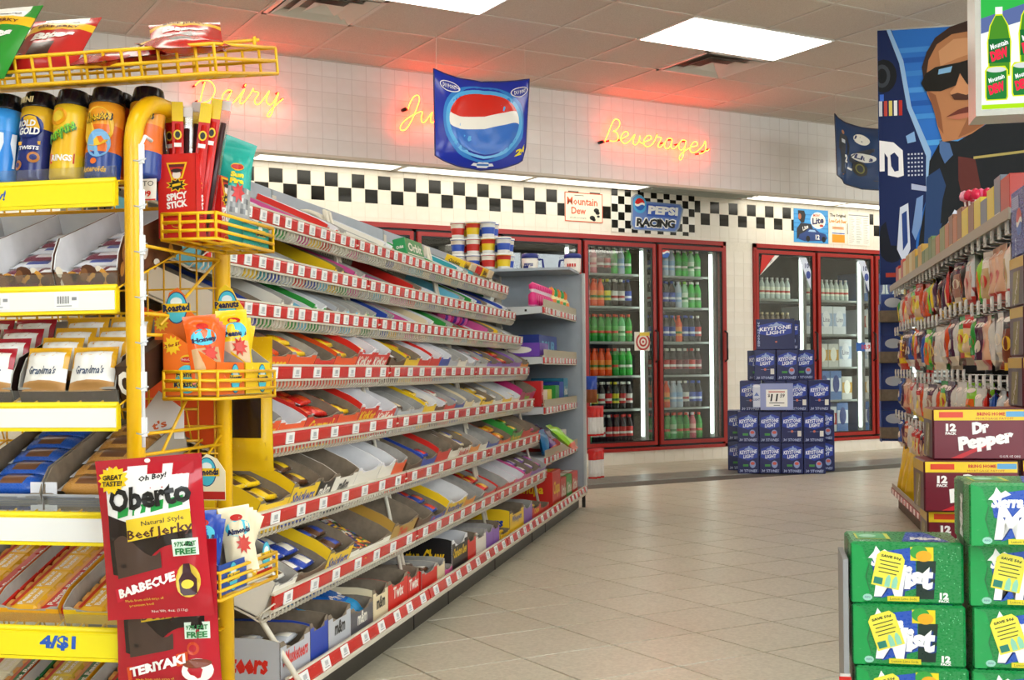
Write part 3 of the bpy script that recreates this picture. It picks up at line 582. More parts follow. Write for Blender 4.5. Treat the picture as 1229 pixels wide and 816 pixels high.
def h1(m, f):
    cx, cy, rx, ry = .5, .5, .30, .34; N = 24
    for grow, colr, l in ((1.26, '#2f7fd0', .0), (1.13, '#56aee6', .0006)):
        xs = [cx - rx * grow * math.cos(math.pi * i / N) for i in range(N + 1)]; hh = [ry * grow * math.sin(math.pi * i / N) for i in range(N + 1)]
        strip(m, f, xs, [cy - h for h in hh], [cy + h for h in hh], C(colr, .2), l)
    xs = [cx - rx * math.cos(math.pi * i / N) for i in range(N + 1)]; hh = [ry * math.sin(math.pi * i / N) for i in range(N + 1)]
    a = [cy + .09 - .045 * math.sin(2 * math.pi * i / N) for i in range(N + 1)]; b = [cy - .05 - .045 * math.sin(2 * math.pi * i / N) for i in range(N + 1)]
    cl = lambda v, h: max(cy - h, min(cy + h, v))
    A = [cl(v, h) for v, h in zip(a, hh)]; Bq = [cl(v, h) for v, h in zip(b, hh)]
    strip(m, f, xs, A, [cy + h for h in hh], C('#d2281a', .18), .0016); strip(m, f, xs, Bq, A, C('#eceae2', .2), .0016); strip(m, f, xs, [cy - h for h in hh], Bq, C('#2f6cc6', .16), .0016)
    for x, y in ((.2, .86), (.85, .85)):
        m.ell(f, x, y, .125, .062, C('#f2f2f0'), .001, 24); m.ell(f, x, y, .113, .052, C('#1c2f9a'), .0016, 24); m.text(f, 'DU PONT', x, y, .05, C('#f4f4f2'), .0024, .165, .02)
    m.text(f, '24', .82, .13, .075, C('#e8d81c'), .0016, .12, .05, .2); m.poly(f, [(.42, .03), (.46, .03), (.47, .015), (.54, .015), (.55, .03), (.59, .03), (.575, .06), (.55, .06), (.54, .075), (.47, .075), (.46, .06), (.435, .06)], C('#e9eef4'), .0016); m.rect(f, .46, .035, .55, .055, C('#3a78c8'), .0024)
hood('plastic_hood', 'blue plastic race car hood with big tri-colour ball, hanging from ceiling', HOOD[:7], [HOOD[14], HOOD[13], HOOD[12], HOOD[11], HOOD[10], HOOD[9], HOOD[8]], 7.25, C('#1f33a8', .16), C('#141f6a', .3), h1)
def h2(m, f):
    for y, h in ((.62, .36), (.3, .3)): m.rect(f, .03, y, .97, y + h, C(('#1d3350', '#23436e')[y < .5], .3), .0004) if 0 else None
    m.ell(f, .17, .78, .025, .035, C('#b07850'), .001, 12); m.poly(f, [(.11, .74), (.24, .74), (.29, .6), (.28, .44), (.24, .44), (.23, .25), (.22, .1), (.17, .1), (.165, .3), (.15, .1), (.1, .1), (.1, .35), (.09, .45), (.06, .46), (.07, .6)], C('#131a24'), .001); m.rect(f, .13, .6, .2, .66, C('#c8ccd4'), .0016)
    m.poly(f, [(.3, .2), (.3, .42), (.4, .55), (.55, .64), (.95, .66), (.97, .12), (.6, .12)], C('#101c34'), .001)
    m.ell(f, .44, .76, .1, .085, C('#f0ece2'), .0016, 20); m.text(f, 'Lite', .44, .76, .09, C('#17245e'), .0022, .17, .04, .15); m.ell(f, .47, .47, .14, .07, C('#e6e6e2'), .0016, 20, .15); m.text(f, 'Lite', .47, .47, .08, C('#17245e'), .0022, .2, .04, .2)
    m.text(f, '2', .215, .36, .13, M_WHITE, .0022, .06, .06); m.ell(f, .43, .28, .08, .12, M_BLACK, .0022, 18); m.ell(f, .43, .28, .05, .08, C('#7a7a34'), .0028, 16); m.ell(f, .43, .28, .035, .06, C('#1c2430'), .0034, 16)
    m.rect(f, .26, .21, .35, .24, M_WHITE, .002); m.rect(f, .14, .07, .97, .085, C('#c88a3a'), .001)
hood('plastic_hood', 'dark blue race car hood with beer logo, hanging beside the tall banner', HOOD2[:8], [(7.399, 2.447), (7.461, 2.411), (7.481, 2.377), (7.678, 2.349), (7.879, 2.352), (8.025, 2.372), (8.144, 2.406)], 7.35, C('#22406e', .2), C('#1a1f3a', .3), h2)

# ================================================================== PYRAMID OF BEER CASES
KW, KH, KD = .172, .252, .27
def kprint(p, f, w_, h, var, big=False):
    p.rect(f, -w_ * .49, -h * .49, w_ * .49, h * .49, C('#101950', .3), .0004); k = w_
    p.poly(f, [(-.45 * k, .02 * h), (-.42 * k, .3 * h), (.1 * k, .42 * h), (.44 * k, .34 * h), (.42 * k, .02 * h), (0, -.08 * h)], C('#20399a', .3), .0007)
    p.poly(f, [(-.2 * k, .27 * h), (-.1 * k, .33 * h), (-.05 * k, .31 * h), (.03 * k, .4 * h), (.1 * k, .33 * h), (.15 * k, .34 * h), (.25 * k, .27 * h)], C('#8fa4d0', .4), .0009)
    W = C('#e8ecf4', .35); p.text(f, 'KEYSTONE', 0, .2 * h, .13 * h, W, .0012, .8 * k, .03, .15, .08); p.text(f, 'LIGHT', .02 * k, .06 * h, .12 * h, W, .0012, .5 * k, .03, .15, .08)
    if var != 2: p.text(f, "30 'STONES", 0, -.41 * h, .09 * h, C('#b4bede', .35), .0012, .8 * k, .02, .15)
    if var == 0: p.ell(f, 0, -.14 * h, .06 * k, .04 * h, C('#c86a5a'), .0012, 12); p.rect(f, -.2 * k, -.15 * h, .2 * k, -.14 * h, C('#8f9cc8'), .001); p.rect(f, .25 * k, -.3 * h, .42 * k, -.12 * h, C('#d9d4c8'), .0012)
    if var == 1: p.rect(f, -.25 * k, -.27 * h, 0, -.2 * h, C('#3f8a3c'), .0012); p.ell(f, .2 * k, -.2 * h, .14 * k, .12 * h, C('#8f9cc4'), .0012, 16); p.ell(f, .2 * k, -.17 * h, .1 * k, .05 * h, C('#c8584a'), .0016, 16)
    if var == 2: p.text(f, "30 'STONES", -.43 * k, 0, .06 * k, C('#b4bede', .35), .0012, .8 * h, .02, 0, R(-90)); p.ell(f, .02 * k, -.25 * h, .03 * k, .03 * h, C('#c86a5a'), .0012, 12)
KM = {}
def kcase(u, v, z, var, label, W_=KW, H_=KH, D_=KD, rot=0):
    k = (var, W_, H_, D_)
    if k not in KM:
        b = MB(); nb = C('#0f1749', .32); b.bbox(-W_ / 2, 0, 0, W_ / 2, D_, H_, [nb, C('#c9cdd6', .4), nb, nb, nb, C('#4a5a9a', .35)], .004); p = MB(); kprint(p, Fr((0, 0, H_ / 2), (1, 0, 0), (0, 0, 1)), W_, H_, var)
        KM[k] = (b.mesh('carton'), p.mesh('print'))
    t = thing('beer_case', label, 'beer case', MV(u, v, z) @ RZ(rot), 'blue beer cases in the pyramid'); part('carton', KM[k][0], t); part('print', KM[k][1], t)
U0 = 10.18
for L in range(2):
    for i in range(4): kcase(U0 + random.uniform(-.008, .008), -.142 + .1755 * i, L * (KH + .001), (1, (0, 1)[L == 0], 1, (0, 1)[L == 0])[i] if L == 0 else (1, 1, 0, 0)[i], f'blue beer case in front, {("bottom", "second")[L]} layer, {ORD[i]} from the left')
    for i in range(5): kcase(U0 + .31, -.23 + .1755 * i, L * (KH + .001), 1, f'blue beer case in the back row, {("bottom", "second")[L]} layer, {ORD[i]} from the left')
for i in range(4): kcase(U0 + .02 + (.03 if i == 0 else 0), -.1 + .176 * i - (.02 if i == 0 else 0), 2 * (KH + .001), 0, f'blue beer case on the third layer, {ORD[i]} from the left')
for i in range(3): kcase(U0 + .33, -.12 + .176 * i + .14 * (i > 1), 2 * (KH + .001), 1, f'blue beer case in the third layer back row, {ORD[i]} from the left')
for i in range(2): kcase(U0 + .05, .0 + .178 * i, 3 * (KH + .001), (0, 1)[i], f'blue beer case on the fourth layer, {("left", "right")[i]} of the pair in front')
for i in range(3): kcase(U0 + .36, -.06 + .19 * i, 3 * (KH + .001), 1, f'blue beer case in the fourth layer back row, {ORD[i]} from the left')
kcase(U0 + .06, .085, 4 * (KH + .001), 2, 'large blue beer case alone on top of the pyramid', .31, .25, .17); kcase(U0 + .25, .17, 4 * (KH + .001), 1, 'blue beer case behind the topmost case of the pyramid', .24, .245, .17)
t = thing('price_sign', 'white and blue price card with can picture on the case pyramid', 'price sign', MV(U0 - .02, .02, .52)); m = MB(); m.box(-.06, -.004, 0, .2, 0, .215, C('#8f98c4', .3)); m.box(-.12, -.003, .02, -.06, 0, .21, C('#8d97bc', .3)); part('card', m, t)
p = MB(); f = Fr((.07, -.004, .105), (1, 0, 0), (0, 0, 1)); p.rect(f, -.085, -.08, .085, .06, C('#f0ede4'), .0005); p.text(f, '11', -.02, -.005, .06, M_BLACK, .001, .055, .03, .15); p.text(f, '59', .045, .01, .032, M_BLACK, .001, .035, .02, .15); p.text(f, '$', -.062, .012, .03, M_BLACK, .001, None, .02); p.rect(f, -.065, .038, .065, .046, C('#b8382c'), .001); p.rect(f, -.06, -.052, .06, -.046, M_BLACK, .001); p.rect(f, -.025, -.07, .025, -.065, M_BLACK, .001); part('print', p, t); p = MB()
f = Fr((-.09, -.003, .115), (1, 0, 0), (0, 0, 1)); p.rect(f, -.028, -.09, .028, .08, C('#c6cbd8'), .0005); p.ell(f, 0, .08, .028, .012, C('#dfe2e8'), .0008); p.poly(f, [(-.02, .0), (0, .03), (.02, 0)], C('#5f74b4'), .001); p.text(f, 'LIGHT', 0, -.03, .02, C('#23358c'), .001, .05, .02, .2); part('can_picture', p, t)

# ================================================================== CANDY GONDOLA (left of the aisle)
UB = [2.69, 3.90, 5.14, 6.37]; UE = 7.57; VBK = -1.66; TILT = R(24)
SHELF = [(1.305, -1.339), (1.168, -1.302), (1.038, -1.265), (.877, -1.231), (.709, -1.206), (.525, -1.178), (.335, -1.143)]   # top of the price rail, its line
gond = thing('candy_gondola', 'long beige metal candy gondola with tilted wire shelves and red price rails', 'shelving', MU(UB[0], -1.13, 0))
def gp(u, v, z): return (u - UB[0], -(v + 1.13), z)           # gondola coordinates
GL = UE - UB[0]
m = MB(); m.box(0, .02, .0, GL, .6, .09, M_KICK)
for u in (3.0, 3.9, 4.35, 5.14, 6.0, 6.37): m.box(u - UB[0] - .002, .017, .0, u - UB[0] + .002, .022, .09, M_BLACK)
part('kick_plate', m, gond)
m = MB(); m.box(0, -.03, .09, GL, .55, .105, M_SHELF); m.box(0, -.034, .085, GL, -.028, .105, M_SHELF); part('base_deck', m, gond)
m = MB(); m.box(0, .53, .1, GL, .545, 1.45, M_PEG)
hole = C('#2a281f', .9)
for k in range(int(GL / .026)):
    for z in [.30, .46, .62, .80, .96, 1.1, 1.13, 1.16, 1.19, 1.22, 1.25, 1.28, 1.31, 1.34, 1.37]:
        m.box(.02 + .026 * k, .5295, z, .026 + .026 * k, .531, z + .006, hole)
part('back_panel', m, gond)
for u in UB + [UE - .03]: m = MB(); m.box(u - UB[0], .5, .1, u - UB[0] + .03, .53, 1.46, M_SHELF); part('upright', m, gond)
m = MB(); m.box(0, .505, 1.43, GL, .57, 1.477, M_GREY); m.box(0, .51, 1.477, GL, .6, 1.483, M_GREY)
for u in UB[1:]: m.box(u - UB[0] - .003, .503, 1.43, u - UB[0] + .012, .56, 1.479, C('#8f9698', .4))
part('top_rail', m, gond)
m = MB(); m.box(7.16 - UB[0], .0, 1.455, GL, .8, 1.47, M_GREY); part('top_deck', m, gond)
m = MB(); m.box(GL, -.02, .13, GL + .025, .56, 1.46, M_GREY); m.box(GL - .01, -.03, .1, GL + .035, -.015, 1.462, C('#c3c9ca', .4)); m.box(GL - .0, -.02, 0, GL + .02, .0, .13, M_KICK); part('end_panel', m, gond, label='plain grey metal end panel')

# wire shelf: comb of bent wires, red price rail, white price tags
def wire_shelf(L):
    m = MB(); n = int(L / .0245)
    for k in range(n + 1):
        x = .004 + (L - .008) * k / n; m.tube([(x, .003, .0), (x, -.002, -.016), (x, .004, -.03), (x, .02, -.037), (x, .06, -.034), (x, .33, -.034)], .0025, M_SHELF, 4)
    for y, z in ((.012, -.034), (.1, -.037), (.2, -.037), (.33, -.037)): m.tube([(0, y, z), (L, y, z)], .0028, M_SHELF, 5)
    for x in (.004, L - .004): m.tube([(x, .0, .02), (x, .03, -.034), (x, .33, -.034), (x, .34, .03)], .003, M_SHELF, 5)
    return m.mesh('shelf')
M_RAIL = C('#c2241f', .25)
def rail(L):
    m = MB(); m.prism([(-.004, .001), (-.008, .008), (-.008, .03), (-.004, .037), (0, .037), (0, .001)], 0, .002, L - .002, M_RAIL)
    m.box(0, -.007, .036, L, .004, .041, M_SHELF); m.box(0, -.007, -.003, L, .004, .002, M_SHELF); return m.mesh('price_rail')
def tagmesh(w_):
    m = MB(); m.box(-w_ / 2, -.0105, .005, w_ / 2, -.0085, .034, M_WHITE); f = Fr((0, -.0105, .019), (1, 0, 0), (0, 0, 1))
    for k in range(6): m.rect(f, w_ * (-.18 + .07 * k), -.004, w_ * (-.18 + .07 * k + (.03, .045)[k % 2]), .008, C('#8a8d92'), .0004)
    m.rect(f, -w_ * .3, -.009, w_ * .3, -.007, C('#8a8d92'), .0004); return m.mesh('price_tag')
TG = tagmesh(.054); TGW = tagmesh(.042)
for s in range(3):
    L = UB[s + 1] - UB[s] - .012; sm, rm = wire_shelf(L), rail(L)
    for k, (z, v) in enumerate(SHELF):
        sh = part('shelf', sm, gond, TR(*gp(UB[s] + .006, v, z - .041)) @ RX(TILT))
        part('price_rail', rm, sh, TR(0, .002, 0) @ RX(-TILT * .75))
        n = (13, 13, 13, 8, 7, 7, 7)[k]
        for i in range(n):
            x = L * (i + .5) / n + random.uniform(-.008, .008)
            part('price_tag', TGW if k < 3 else TG, sh, TR(x, .002, 0) @ RX(-TILT * .75) if 1 else None)
    # base rail
    b = part('base_rail', rm, gond, TR(*gp(UB[s] + .006, -1.096, .1)) @ RX(R(-14)))
    for i in range(8): part('price_tag', TG, b, TR(L * (i + .5) / 8 + random.uniform(-.01, .01), 0, 0))
for k in range(len(UB)):
    u = UB[k]
    for d in ((-.018, .018) if 0 < k < 3 else ((.03,) if k == 0 else (-.03,))):
        m = MB(); p = [(u + d, -1.17, .12), (u + d, -1.415, 1.30), (u + d, -1.44, 1.36), (u + d, -1.49, 1.395), (u + d, -1.55, 1.39), (u + d, -1.62, 1.33)] if k else [(u + d, -1.08, .12), (u + d, -1.20, .30)]
        m.tube(spline([gp(*q) for q in p], 4), .0075, M_SHELF, 8); part('strut', m, gond)
# level shelves of the far section
ESH = [.39, .66, .93, 1.20]
for z in ESH:
    m = MB(); L = UE - 6.43; m.box(0, 0, -.02, L, .48, 0, M_GREY); m.box(0, -.004, -.035, L, .0, 0, M_GREY); m.prism([(0, -.035), (.48, -.07), (.48, 0), (0, 0)], 0, -.004, 0, C('#c3c9ca', .4))
    for y in (.08, .17, .26): m.box(-.0055, y, -.026, -.0035, y + .012, -.014, hole)
    sh = part('shelf', m, gond, TR(*gp(6.425, -1.165, z)))
    q = MB(); q.box(0, -.012, .002, L, -.008, .04, C('#b4aa90', .4)); part('front_lip', q, sh); part('price_rail', rail(L), sh, TR(0, -.004, -.037))
    for i in range(10): part('price_tag', TG, sh, TR(L * (i + .5) / 10 + random.uniform(-.02, .02), -.004, -.037))
b = part('base_rail', rail(UE - 6.37), gond, TR(*gp(6.37, -1.096, .1)) @ RX(R(-14)))
for i in range(9): part('price_tag', TG, b, TR((UE - 6.37) * (i + .5) / 9, 0, 0))

# ------------------------------------------------------------------ cartons, bars, bags
CN = {'#e8551c': 'orange', '#d4281e': 'red', '#f0c818': 'yellow', '#ece8dc': 'white', '#1a1a1c': 'black', '#5a3a24': 'brown', '#2746a8': 'blue', '#b8bcc2': 'silver', '#8a5fb8': 'purple', '#d8559a': 'pink', '#2f9a3c': 'green', '#e8d8b0': 'cream',
      '#b08a3a': 'gold', '#2a9aa8': 'teal', '#58585e': 'grey', '#b8206a': 'magenta', '#6fc0dc': 'light blue', '#e8901c': 'amber', '#1f6b4a': 'dark green', '#8fce2f': 'lime'}
OR, RD, YE, WH, BK, BR, BL, SI, PU, PI, GR, CR, GO, TE, GY, MG, LB_, AM, DG, LI = CN
_cm = {}
def carton(w_, L, h, col, inner, txt, tcol, hf=None, dip=.55, side=None):
    """open display tray: tall sides, cut-down front; local x width, y depth from the front"""
    k = (round(w_, 3), L, h, col, inner, txt, tcol, hf, dip, side)
    if k in _cm: return _cm[k]
    A = C(col, .38); I = {'b': M_CARD, 'g': M_CARDG, 'w': M_CARDW}[inner]; t = .0022; hf = hf or h * .8; m = MB(); y1 = L * .16
    m.box(0, 0, 0, w_, L, t, I)
    sd = [(0, 0), (L, 0), (L, h), (y1, h), (y1 * .35, h * .5 + hf * .5), (0, hf)]
    m.prism(sd, 0, 0, t, I, (A, I)); m.prism(sd, 0, w_ - t, w_, I, (I, A))
    fp = [(0, 0), (w_, 0), (w_, hf), (w_ * .88, hf), (w_ * .8, hf * (1 - dip * .55)), (w_ * .62, hf * (1 - dip)), (w_ * .38, hf * (1 - dip)), (w_ * .2, hf * (1 - dip * .55)), (w_ * .12, hf), (0, hf)]
    m.prism(fp, 1, 0, t, I, (I, A)); m.prism([(0, 0), (w_, 0), (w_, h), (0, h)], 1, L - t, L, I, (I, A))
    # prism along y winds the other way: make the outside of the front wall the printed one
    m.rect(Fr((0, 0, 0), (1, 0, 0), (0, 0, 1)), 0, 0, w_, hf * (1 - dip), A, .0004)
    m.rect(Fr((0, 0, 0), (1, 0, 0), (0, 0, 1)), 0, hf * (1 - dip), w_ * .2, hf * (1 - dip * .55), A, .0004); m.rect(Fr((0, 0, 0), (1, 0, 0), (0, 0, 1)), w_ * .8, hf * (1 - dip), w_, hf * (1 - dip * .55), A, .0004)
    p = None
    if txt or side:
        p = MB(); f = Fr((0, 0, 0), (1, 0, 0), (0, 0, 1))
        if txt:
            th = min(.036, hf * .4, w_ * .32); p.text(f, txt, w_ / 2, hf * (1 - dip) * .76, th, C(tcol, .4), .001, min(w_ * .84, th * len(txt) * .75), .03, .1)
            p.rect(f, 0, .0, w_, hf * .06, C(tcol, .4), .0008)
        if side:
            f2 = Fr((0, L, 0), (0, -1, 0), (0, 0, 1)); p.text(f2, side, L * .5, h * .5, h * .42, C(tcol, .4), .001, min(L * .8, h * .42 * len(side) * .75), .04, .1)
        p = p.mesh('print')
    _cm[k] = (m.mesh('tray'), p); return _cm[k]
def barmesh(l, w_, h, a, b, c=None):
    k = ('bar', l, w_, h, a, b, c)
    if k in _cm: return _cm[k]
    A, B_, E_ = C(a, .28), C(b, .3), C(c or '#c9ccd2', .3); m = MB(); st = [(-.5, .0, .95), (-.43, .0, .95), (-.37, .75, 1), (-.2, 1, 1), (.2, 1, 1), (.37, .75, 1), (.43, 0, .95), (.5, 0, .95)]; n = 8; vs = []
    for s, hh, ww in st:
        for i in range(n):
            t = 2 * math.pi * i / n; vs.append((math.copysign(abs(math.cos(t)) ** .6, math.cos(t)) * w_ / 2 * ww, s * l, h / 2 + math.copysign(abs(math.sin(t)) ** .6, math.sin(t)) * (h / 2 * hh + .0006)))
    fs = []; ms = []
    for i in range(len(st) - 1):
        for j in range(n): fs.append((i * n + j, i * n + (j + 1) % n, (i + 1) * n + (j + 1) % n, (i + 1) * n + j)); ms.append(E_ if i in (0, 6) else B_ if i == 3 and j in (1, 2) else A)
    m.add(vs, fs, ms, True); _cm[k] = m.mesh('candy_bar'); return _cm[k]
def bagmesh(w_, h, t, zones, name='bag', build=None, k=None, seed=0, seal=.05, holes=False):
    """filled pouch hanging from its top centre: x width, y thickness (front towards -y), z down; zones(s, t)->material"""
    if k and k in _cm: return _cm[k]
    rs = random.Random(seed); ph = [rs.uniform(0, 6.28) for _ in range(6)]
    def bulge(s, q):
        e = max(0, min(1, (q - seal) / .18)) * max(0, min(1, (1 - seal * .8 - q) / .14)); e = e * e * (3 - 2 * e)
        x = 1 - abs(2 * s - 1) ** 3; wr = .16 * math.sin(9 * q + ph[0] + 4 * s) + .07 * math.sin(23 * s + ph[1] + 5 * q) + .06 * math.sin(17 * q - 9 * s + ph[2])
        return t / 2 * (e * x * (1 + wr) + .03 * math.sin(30 * s + ph[3]) * (1 - e) * .5) + .0006
    def P3(x, z, l=0): s = x / w_ + .5; q = -z / h; return ((s - .5) * w_ * (1 - .035 * math.sin(math.pi * q)), -bulge(s, q) - l, z)
    m = MB(); m.sheet(lambda s, q: P3((1 - s - .5) * w_, -q * h), 12, 16, lambda s, q: zones(1 - s, q)); m.sheet(lambda s, q: (lambda a: (a[0], -a[1], a[2]))(P3((s - .5) * w_, -q * h)), 12, 16, lambda s, q: zones(s, q))
    if build: build(m, lambda x, y, l: P3(x, y, l + .0012))
    me = m.mesh(name)
    if k: _cm[k] = me
    return me
def shelf_name(k): return ('top wire shelf', 'second wire shelf down', 'third wire shelf down', 'fourth wire shelf down', 'fifth wire shelf down', 'sixth wire shelf down', 'lowest wire shelf', 'bottom deck')[k]
CNT = [0] * 8; NB = [0]
def fill_section(s, k, items):
    """items: (width weight, colour, inner card, text, text colour, bars or None, h)"""
    items = [i[:6] + ((min(.13, max(.1, i[6] * 1.85)) if 2 < k < 7 else i[6]),) for i in items]; tot = sum(i[0] for i in items); L = UB[s + 1] - UB[s] - .03; u = UB[s] + .015
    for w0, col, inn, txt, tc, bars, h in items:
        w_ = L * w0 / tot; base = k == 7; CNT[k] += 1
        dep = (.30 if k > 2 else .26) if not base else .3
        if not base:
            z, v = SHELF[k]; M = MU(u, v, z - .041) @ RX(TILT) @ TR(.001, .018, -.0305)
        else: M = MU(u, -1.125, .1065) @ TR(.001, 0, 0)
        nm = f'{CN[col]} {"wide " if w0 > 1.5 else ""}open candy carton, {ORD[CNT[k] - 1]} from the near end, {shelf_name(k)}'
        tm, pm = carton(w_ - .003, dep, h, col, inn, txt if k > 2 else '', tc, h * (.93 if k > 2 else .95), .13 if 2 < k < 7 else .2 if k == 7 else .15, txt if (base or w0 > 1.5) else None)
        t = thing('candy_carton', nm, 'carton', M, f'candy cartons on the {shelf_name(k)}'); part('tray', tm, t)
        if pm: part('print', pm, t)
        if bars:
            a, b, n = bars; n = n + (n > 1) + (k in (5, 6)); cols = 2 if w_ > .12 else 1; bw = (w_ - .012) / cols
            bl = .075 if cols == 1 else .08; me = barmesh(round(bw * .97, 3), bl * .62, .019, a, b)
            for i in range(n):
                cx, r = i % cols, i // cols; rows = max(1, math.ceil(n / cols)); y = .035 + min(.055, (dep - .06) / rows) * (r + .3)
                Mb = M @ TR(.006 + bw * (cx + .5), y, max(.006, h * .8 - .014) + .01 * (r % 2)) @ RZ(R(90) + random.uniform(-.08, .08)) @ RX(random.uniform(-.05, .05)); NB[0] += 1
                one('candy_bar', me, f'{CNAME(a)} wrapped candy bar, {ORD[i]} in the {ORD[CNT[k] - 1]} carton, {shelf_name(k)}', 'candy bar', Mb, f'candy bars in the {ORD[CNT[k] - 1]} carton on the {shelf_name(k)}')
        u += w_
def CNAME(h): return CN.get(h, {'#f2ece0': 'white', '#6b2a1a': 'chocolate brown'}.get(h, 'colourful'))
_ = None
def gum(n, seed, dens=.5):
    rs = random.Random(seed); out = []
    for i in range(n):
        col = rs.choice([WH, WH, LB_, RD, DG, TE, BL, SI, GR, PI, CR, YE, SI]); out.append((rs.uniform(.8, 1.2), col, rs.choice('wgb'), '', WH, (rs.choice([GR, BL, RD, WH, TE, SI, LB_]), rs.choice([WH, SI, YE]), 3) if rs.random() < dens else None, rs.choice([.05, .06, .07, .085])))
    return out
for s in range(3):
    for k in range(3): fill_section(s, k, gum((13, 12, 11)[s], 10 * s + k, .0))
B = lambda a, b, n: (a, b, n)
fill_section(0, 3, [(1.1, OR, 'b', 'Reese', YE, B(OR, YE, 4), .055), (1, OR, 'b', 'Reese', YE, B(OR, RD, 3), .06), (1.2, OR, 'g', '', YE, B(YE, OR, 3), .06), (1, RD, 'b', '', WH, _, .05), (1.2, OR, 'b', '', YE, B(YE, RD, 4), .06), (1, RD, 'w', 'KitKat', WH, B(RD, YE, 2), .07), (1, RD, 'w', 'KitKat', WH, _, .07)])
fill_section(1, 3, [(1.2, BR, 'b', '', YE, B(BR, SI, 4), .055), (1.2, YE, 'b', '', BR, B(YE, RD, 5), .06), (1, RD, 'w', '', WH, _, .06), (1, RD, 'w', '', YE, B(RD, YE, 2), .065), (1, BL, 'w', '', WH, _, .065), (1, SI, 'g', '', BL, B(SI, WH, 3), .06), (1, WH, 'g', '', BL, B(SI, WH, 3), .06), (1, SI, 'w', '', BL, _, .05)])
fill_section(2, 3, [(1.1, SI, 'g', '', BL, B(SI, RD, 3), .05), (1.1, PU, 'b', '', YE, B(BL, YE, 3), .05), (1.6, PU, 'b', '', YE, B(RD, YE, 4), .055), (1, PU, 'g', '', WH, _, .06), (1, AM, 'b', '', WH, B(PU, WH, 3), .05)])
fill_section(0, 4, [(1.1, OR, 'g', 'ReeSticks', YE, _, .06), (1, OR, 'w', '', YE, _, .055), (1.4, RD, 'b', 'Caramel', YE, B(RD, OR, 6), .06), (1, OR, 'b', '', YE, B(YE, BR, 2), .06), (1, RD, 'w', 'KitKat', YE, _, .07), (1.1, RD, 'w', 'KitKat', WH, _, .06)])
fill_section(1, 4, [(1.2, SI, 'g', '', WH, B(BR, CR, 2), .05), (1.1, SI, 'g', '', WH, _, .05), (1.2, YE, 'w', '', BR, B(YE, BR, 4), .06), (1, BR, 'w', '', WH, _, .055), (1.2, RD, 'g', '', WH, B(WH, RD, 3), .055), (1.1, BL, 'g', '', WH, B(WH, BL, 2), .055), (1.1, CR, 'g', '', BR, _, .06), (1, WH, 'g', '', BR, B(SI, WH, 2), .05)])
fill_section(2, 4, [(1.1, YE, 'b', '', BR, B(YE, WH, 3), .05), (1, WH, 'g', '', BL, B(WH, SI, 3), .05), (1, YE, 'w', '', BR, _, .055), (1, WH, 'w', '', RD, B(SI, CR, 2), .05), (1.8, MG, 'b', 'Nerds', LI, _, .075)])
fill_section(0, 5, [(1.3, YE, 'b', '', BL, B(YE, BR, 4), .055), (1.3, YE, 'b', 'Snickers', BL, B(BR, YE, 2), .07), (.8, BK, 'b', 'm&m', WH, _, .07), (1.3, WH, 'b', 'm&m', BK, _, .08), (1.5, WH, 'w', '', OR, _, .075), (1, WH, 'w', '', OR, _, .08), (.9, OR, 'g', '', WH, _, .07)])
fill_section(1, 5, [(1.2, BR, 'b', '', WH, _, .055), (1.2, BL, 'b', '', RD, B(BL, RD, 1), .06), (1.2, RD, 'b', '', WH, _, .07), (1, WH, 'b', '', RD, B(AM, WH, 2), .065), (1.2, WH, 'b', 'BabyRuth', RD, B(CR, BL, 2), .065), (1.1, AM, 'g', '', WH, B(AM, YE, 2), .06), (1, WH, 'g', '', BL, _, .06)])
fill_section(2, 5, [(1, BL, 'g', '', WH, _, .05), (1.2, OR, 'b', 'Starburst', YE, B(AM, YE, 2), .055), (1.2, GR, 'b', 'Starburst', YE, B(GR, YE, 2), .07), (1, RD, 'b', '', WH, _, .07), (1.3, RD, 'b', '', WH, B(PI, WH, 3), .055)])
fill_section(0, 6, [(1, WH, 'g', '', BR, B(WH, BR, 2), .05), (1.4, BR, 'b', '', WH, B(BL, WH, 6), .04), (1.3, YE, 'b', 'Snickers', BL, B(BR, BL, 2), .07), (2.6, WH, 'b', '', BK, _, .035), (1.8, GO, 'b', 'Twix', RD, _, .085)])
fill_section(1, 6, [(1.1, BR, 'b', '', WH, _, .06), (1.3, BL, 'b', 'Crunch', RD, B(BL, RD, 4), .055), (1.8, YE, 'w', 'Butterfinger', BL, _, .075), (1.1, AM, 'g', '', WH, _, .06), (1.1, GY, 'g', '', PU, _, .05), (1.4, RD, 'g', '', YE, B(RD, YE, 5), .05)])
fill_section(2, 6, [(1.2, RD, 'g', '', YE, _, .055), (1.1, RD, 'w', '', WH, _, .055), (1.1, PI, 'w', '', WH, _, .055), (1.1, PI, 'b', '', WH, B(PU, WH, 2), .06), (1.2, PU, 'b', '', RD, B(PU, WH, 2), .06), (1.3, PU, 'g', '', WH, B(PU, PI, 3), .05)])
fill_section(0, 7, [(1.2, SI, 'b', '3Musketeers', RD, B(SI, WH, 2), .12), (.8, BL, 'b', '', YE, _, .125), (1.1, SI, 'b', 'm&m', BK, _, .12), (1.2, GY, 'b', 'm&m', WH, _, .10), (.9, CR, 'b', 'm&m', BK, _, .12), (1.3, RD, 'b', 'Twix', WH, _, .12), (.8, RD, 'b', 'Twix', WH, B(RD, SI, 2), .11)])
fill_section(1, 7, [(1.3, RD, 'g', '', WH, B(BR, WH, 4), .09), (.7, CR, 'g', '', BK, _, .09), (.7, PI, 'g', '', WH, B(PI, RD, 3), .05), (1.6, BK, 'w', 'Charleston Chew', YE, _, .14), (.9, RD, 'b', '', YE, _, .12), (1.2, WH, 'g', '', RD, B(WH, RD, 2), .11), (.9, PU, 'g', '', WH, _, .11), (.8, PU, 'b', '', WH, _, .11)])
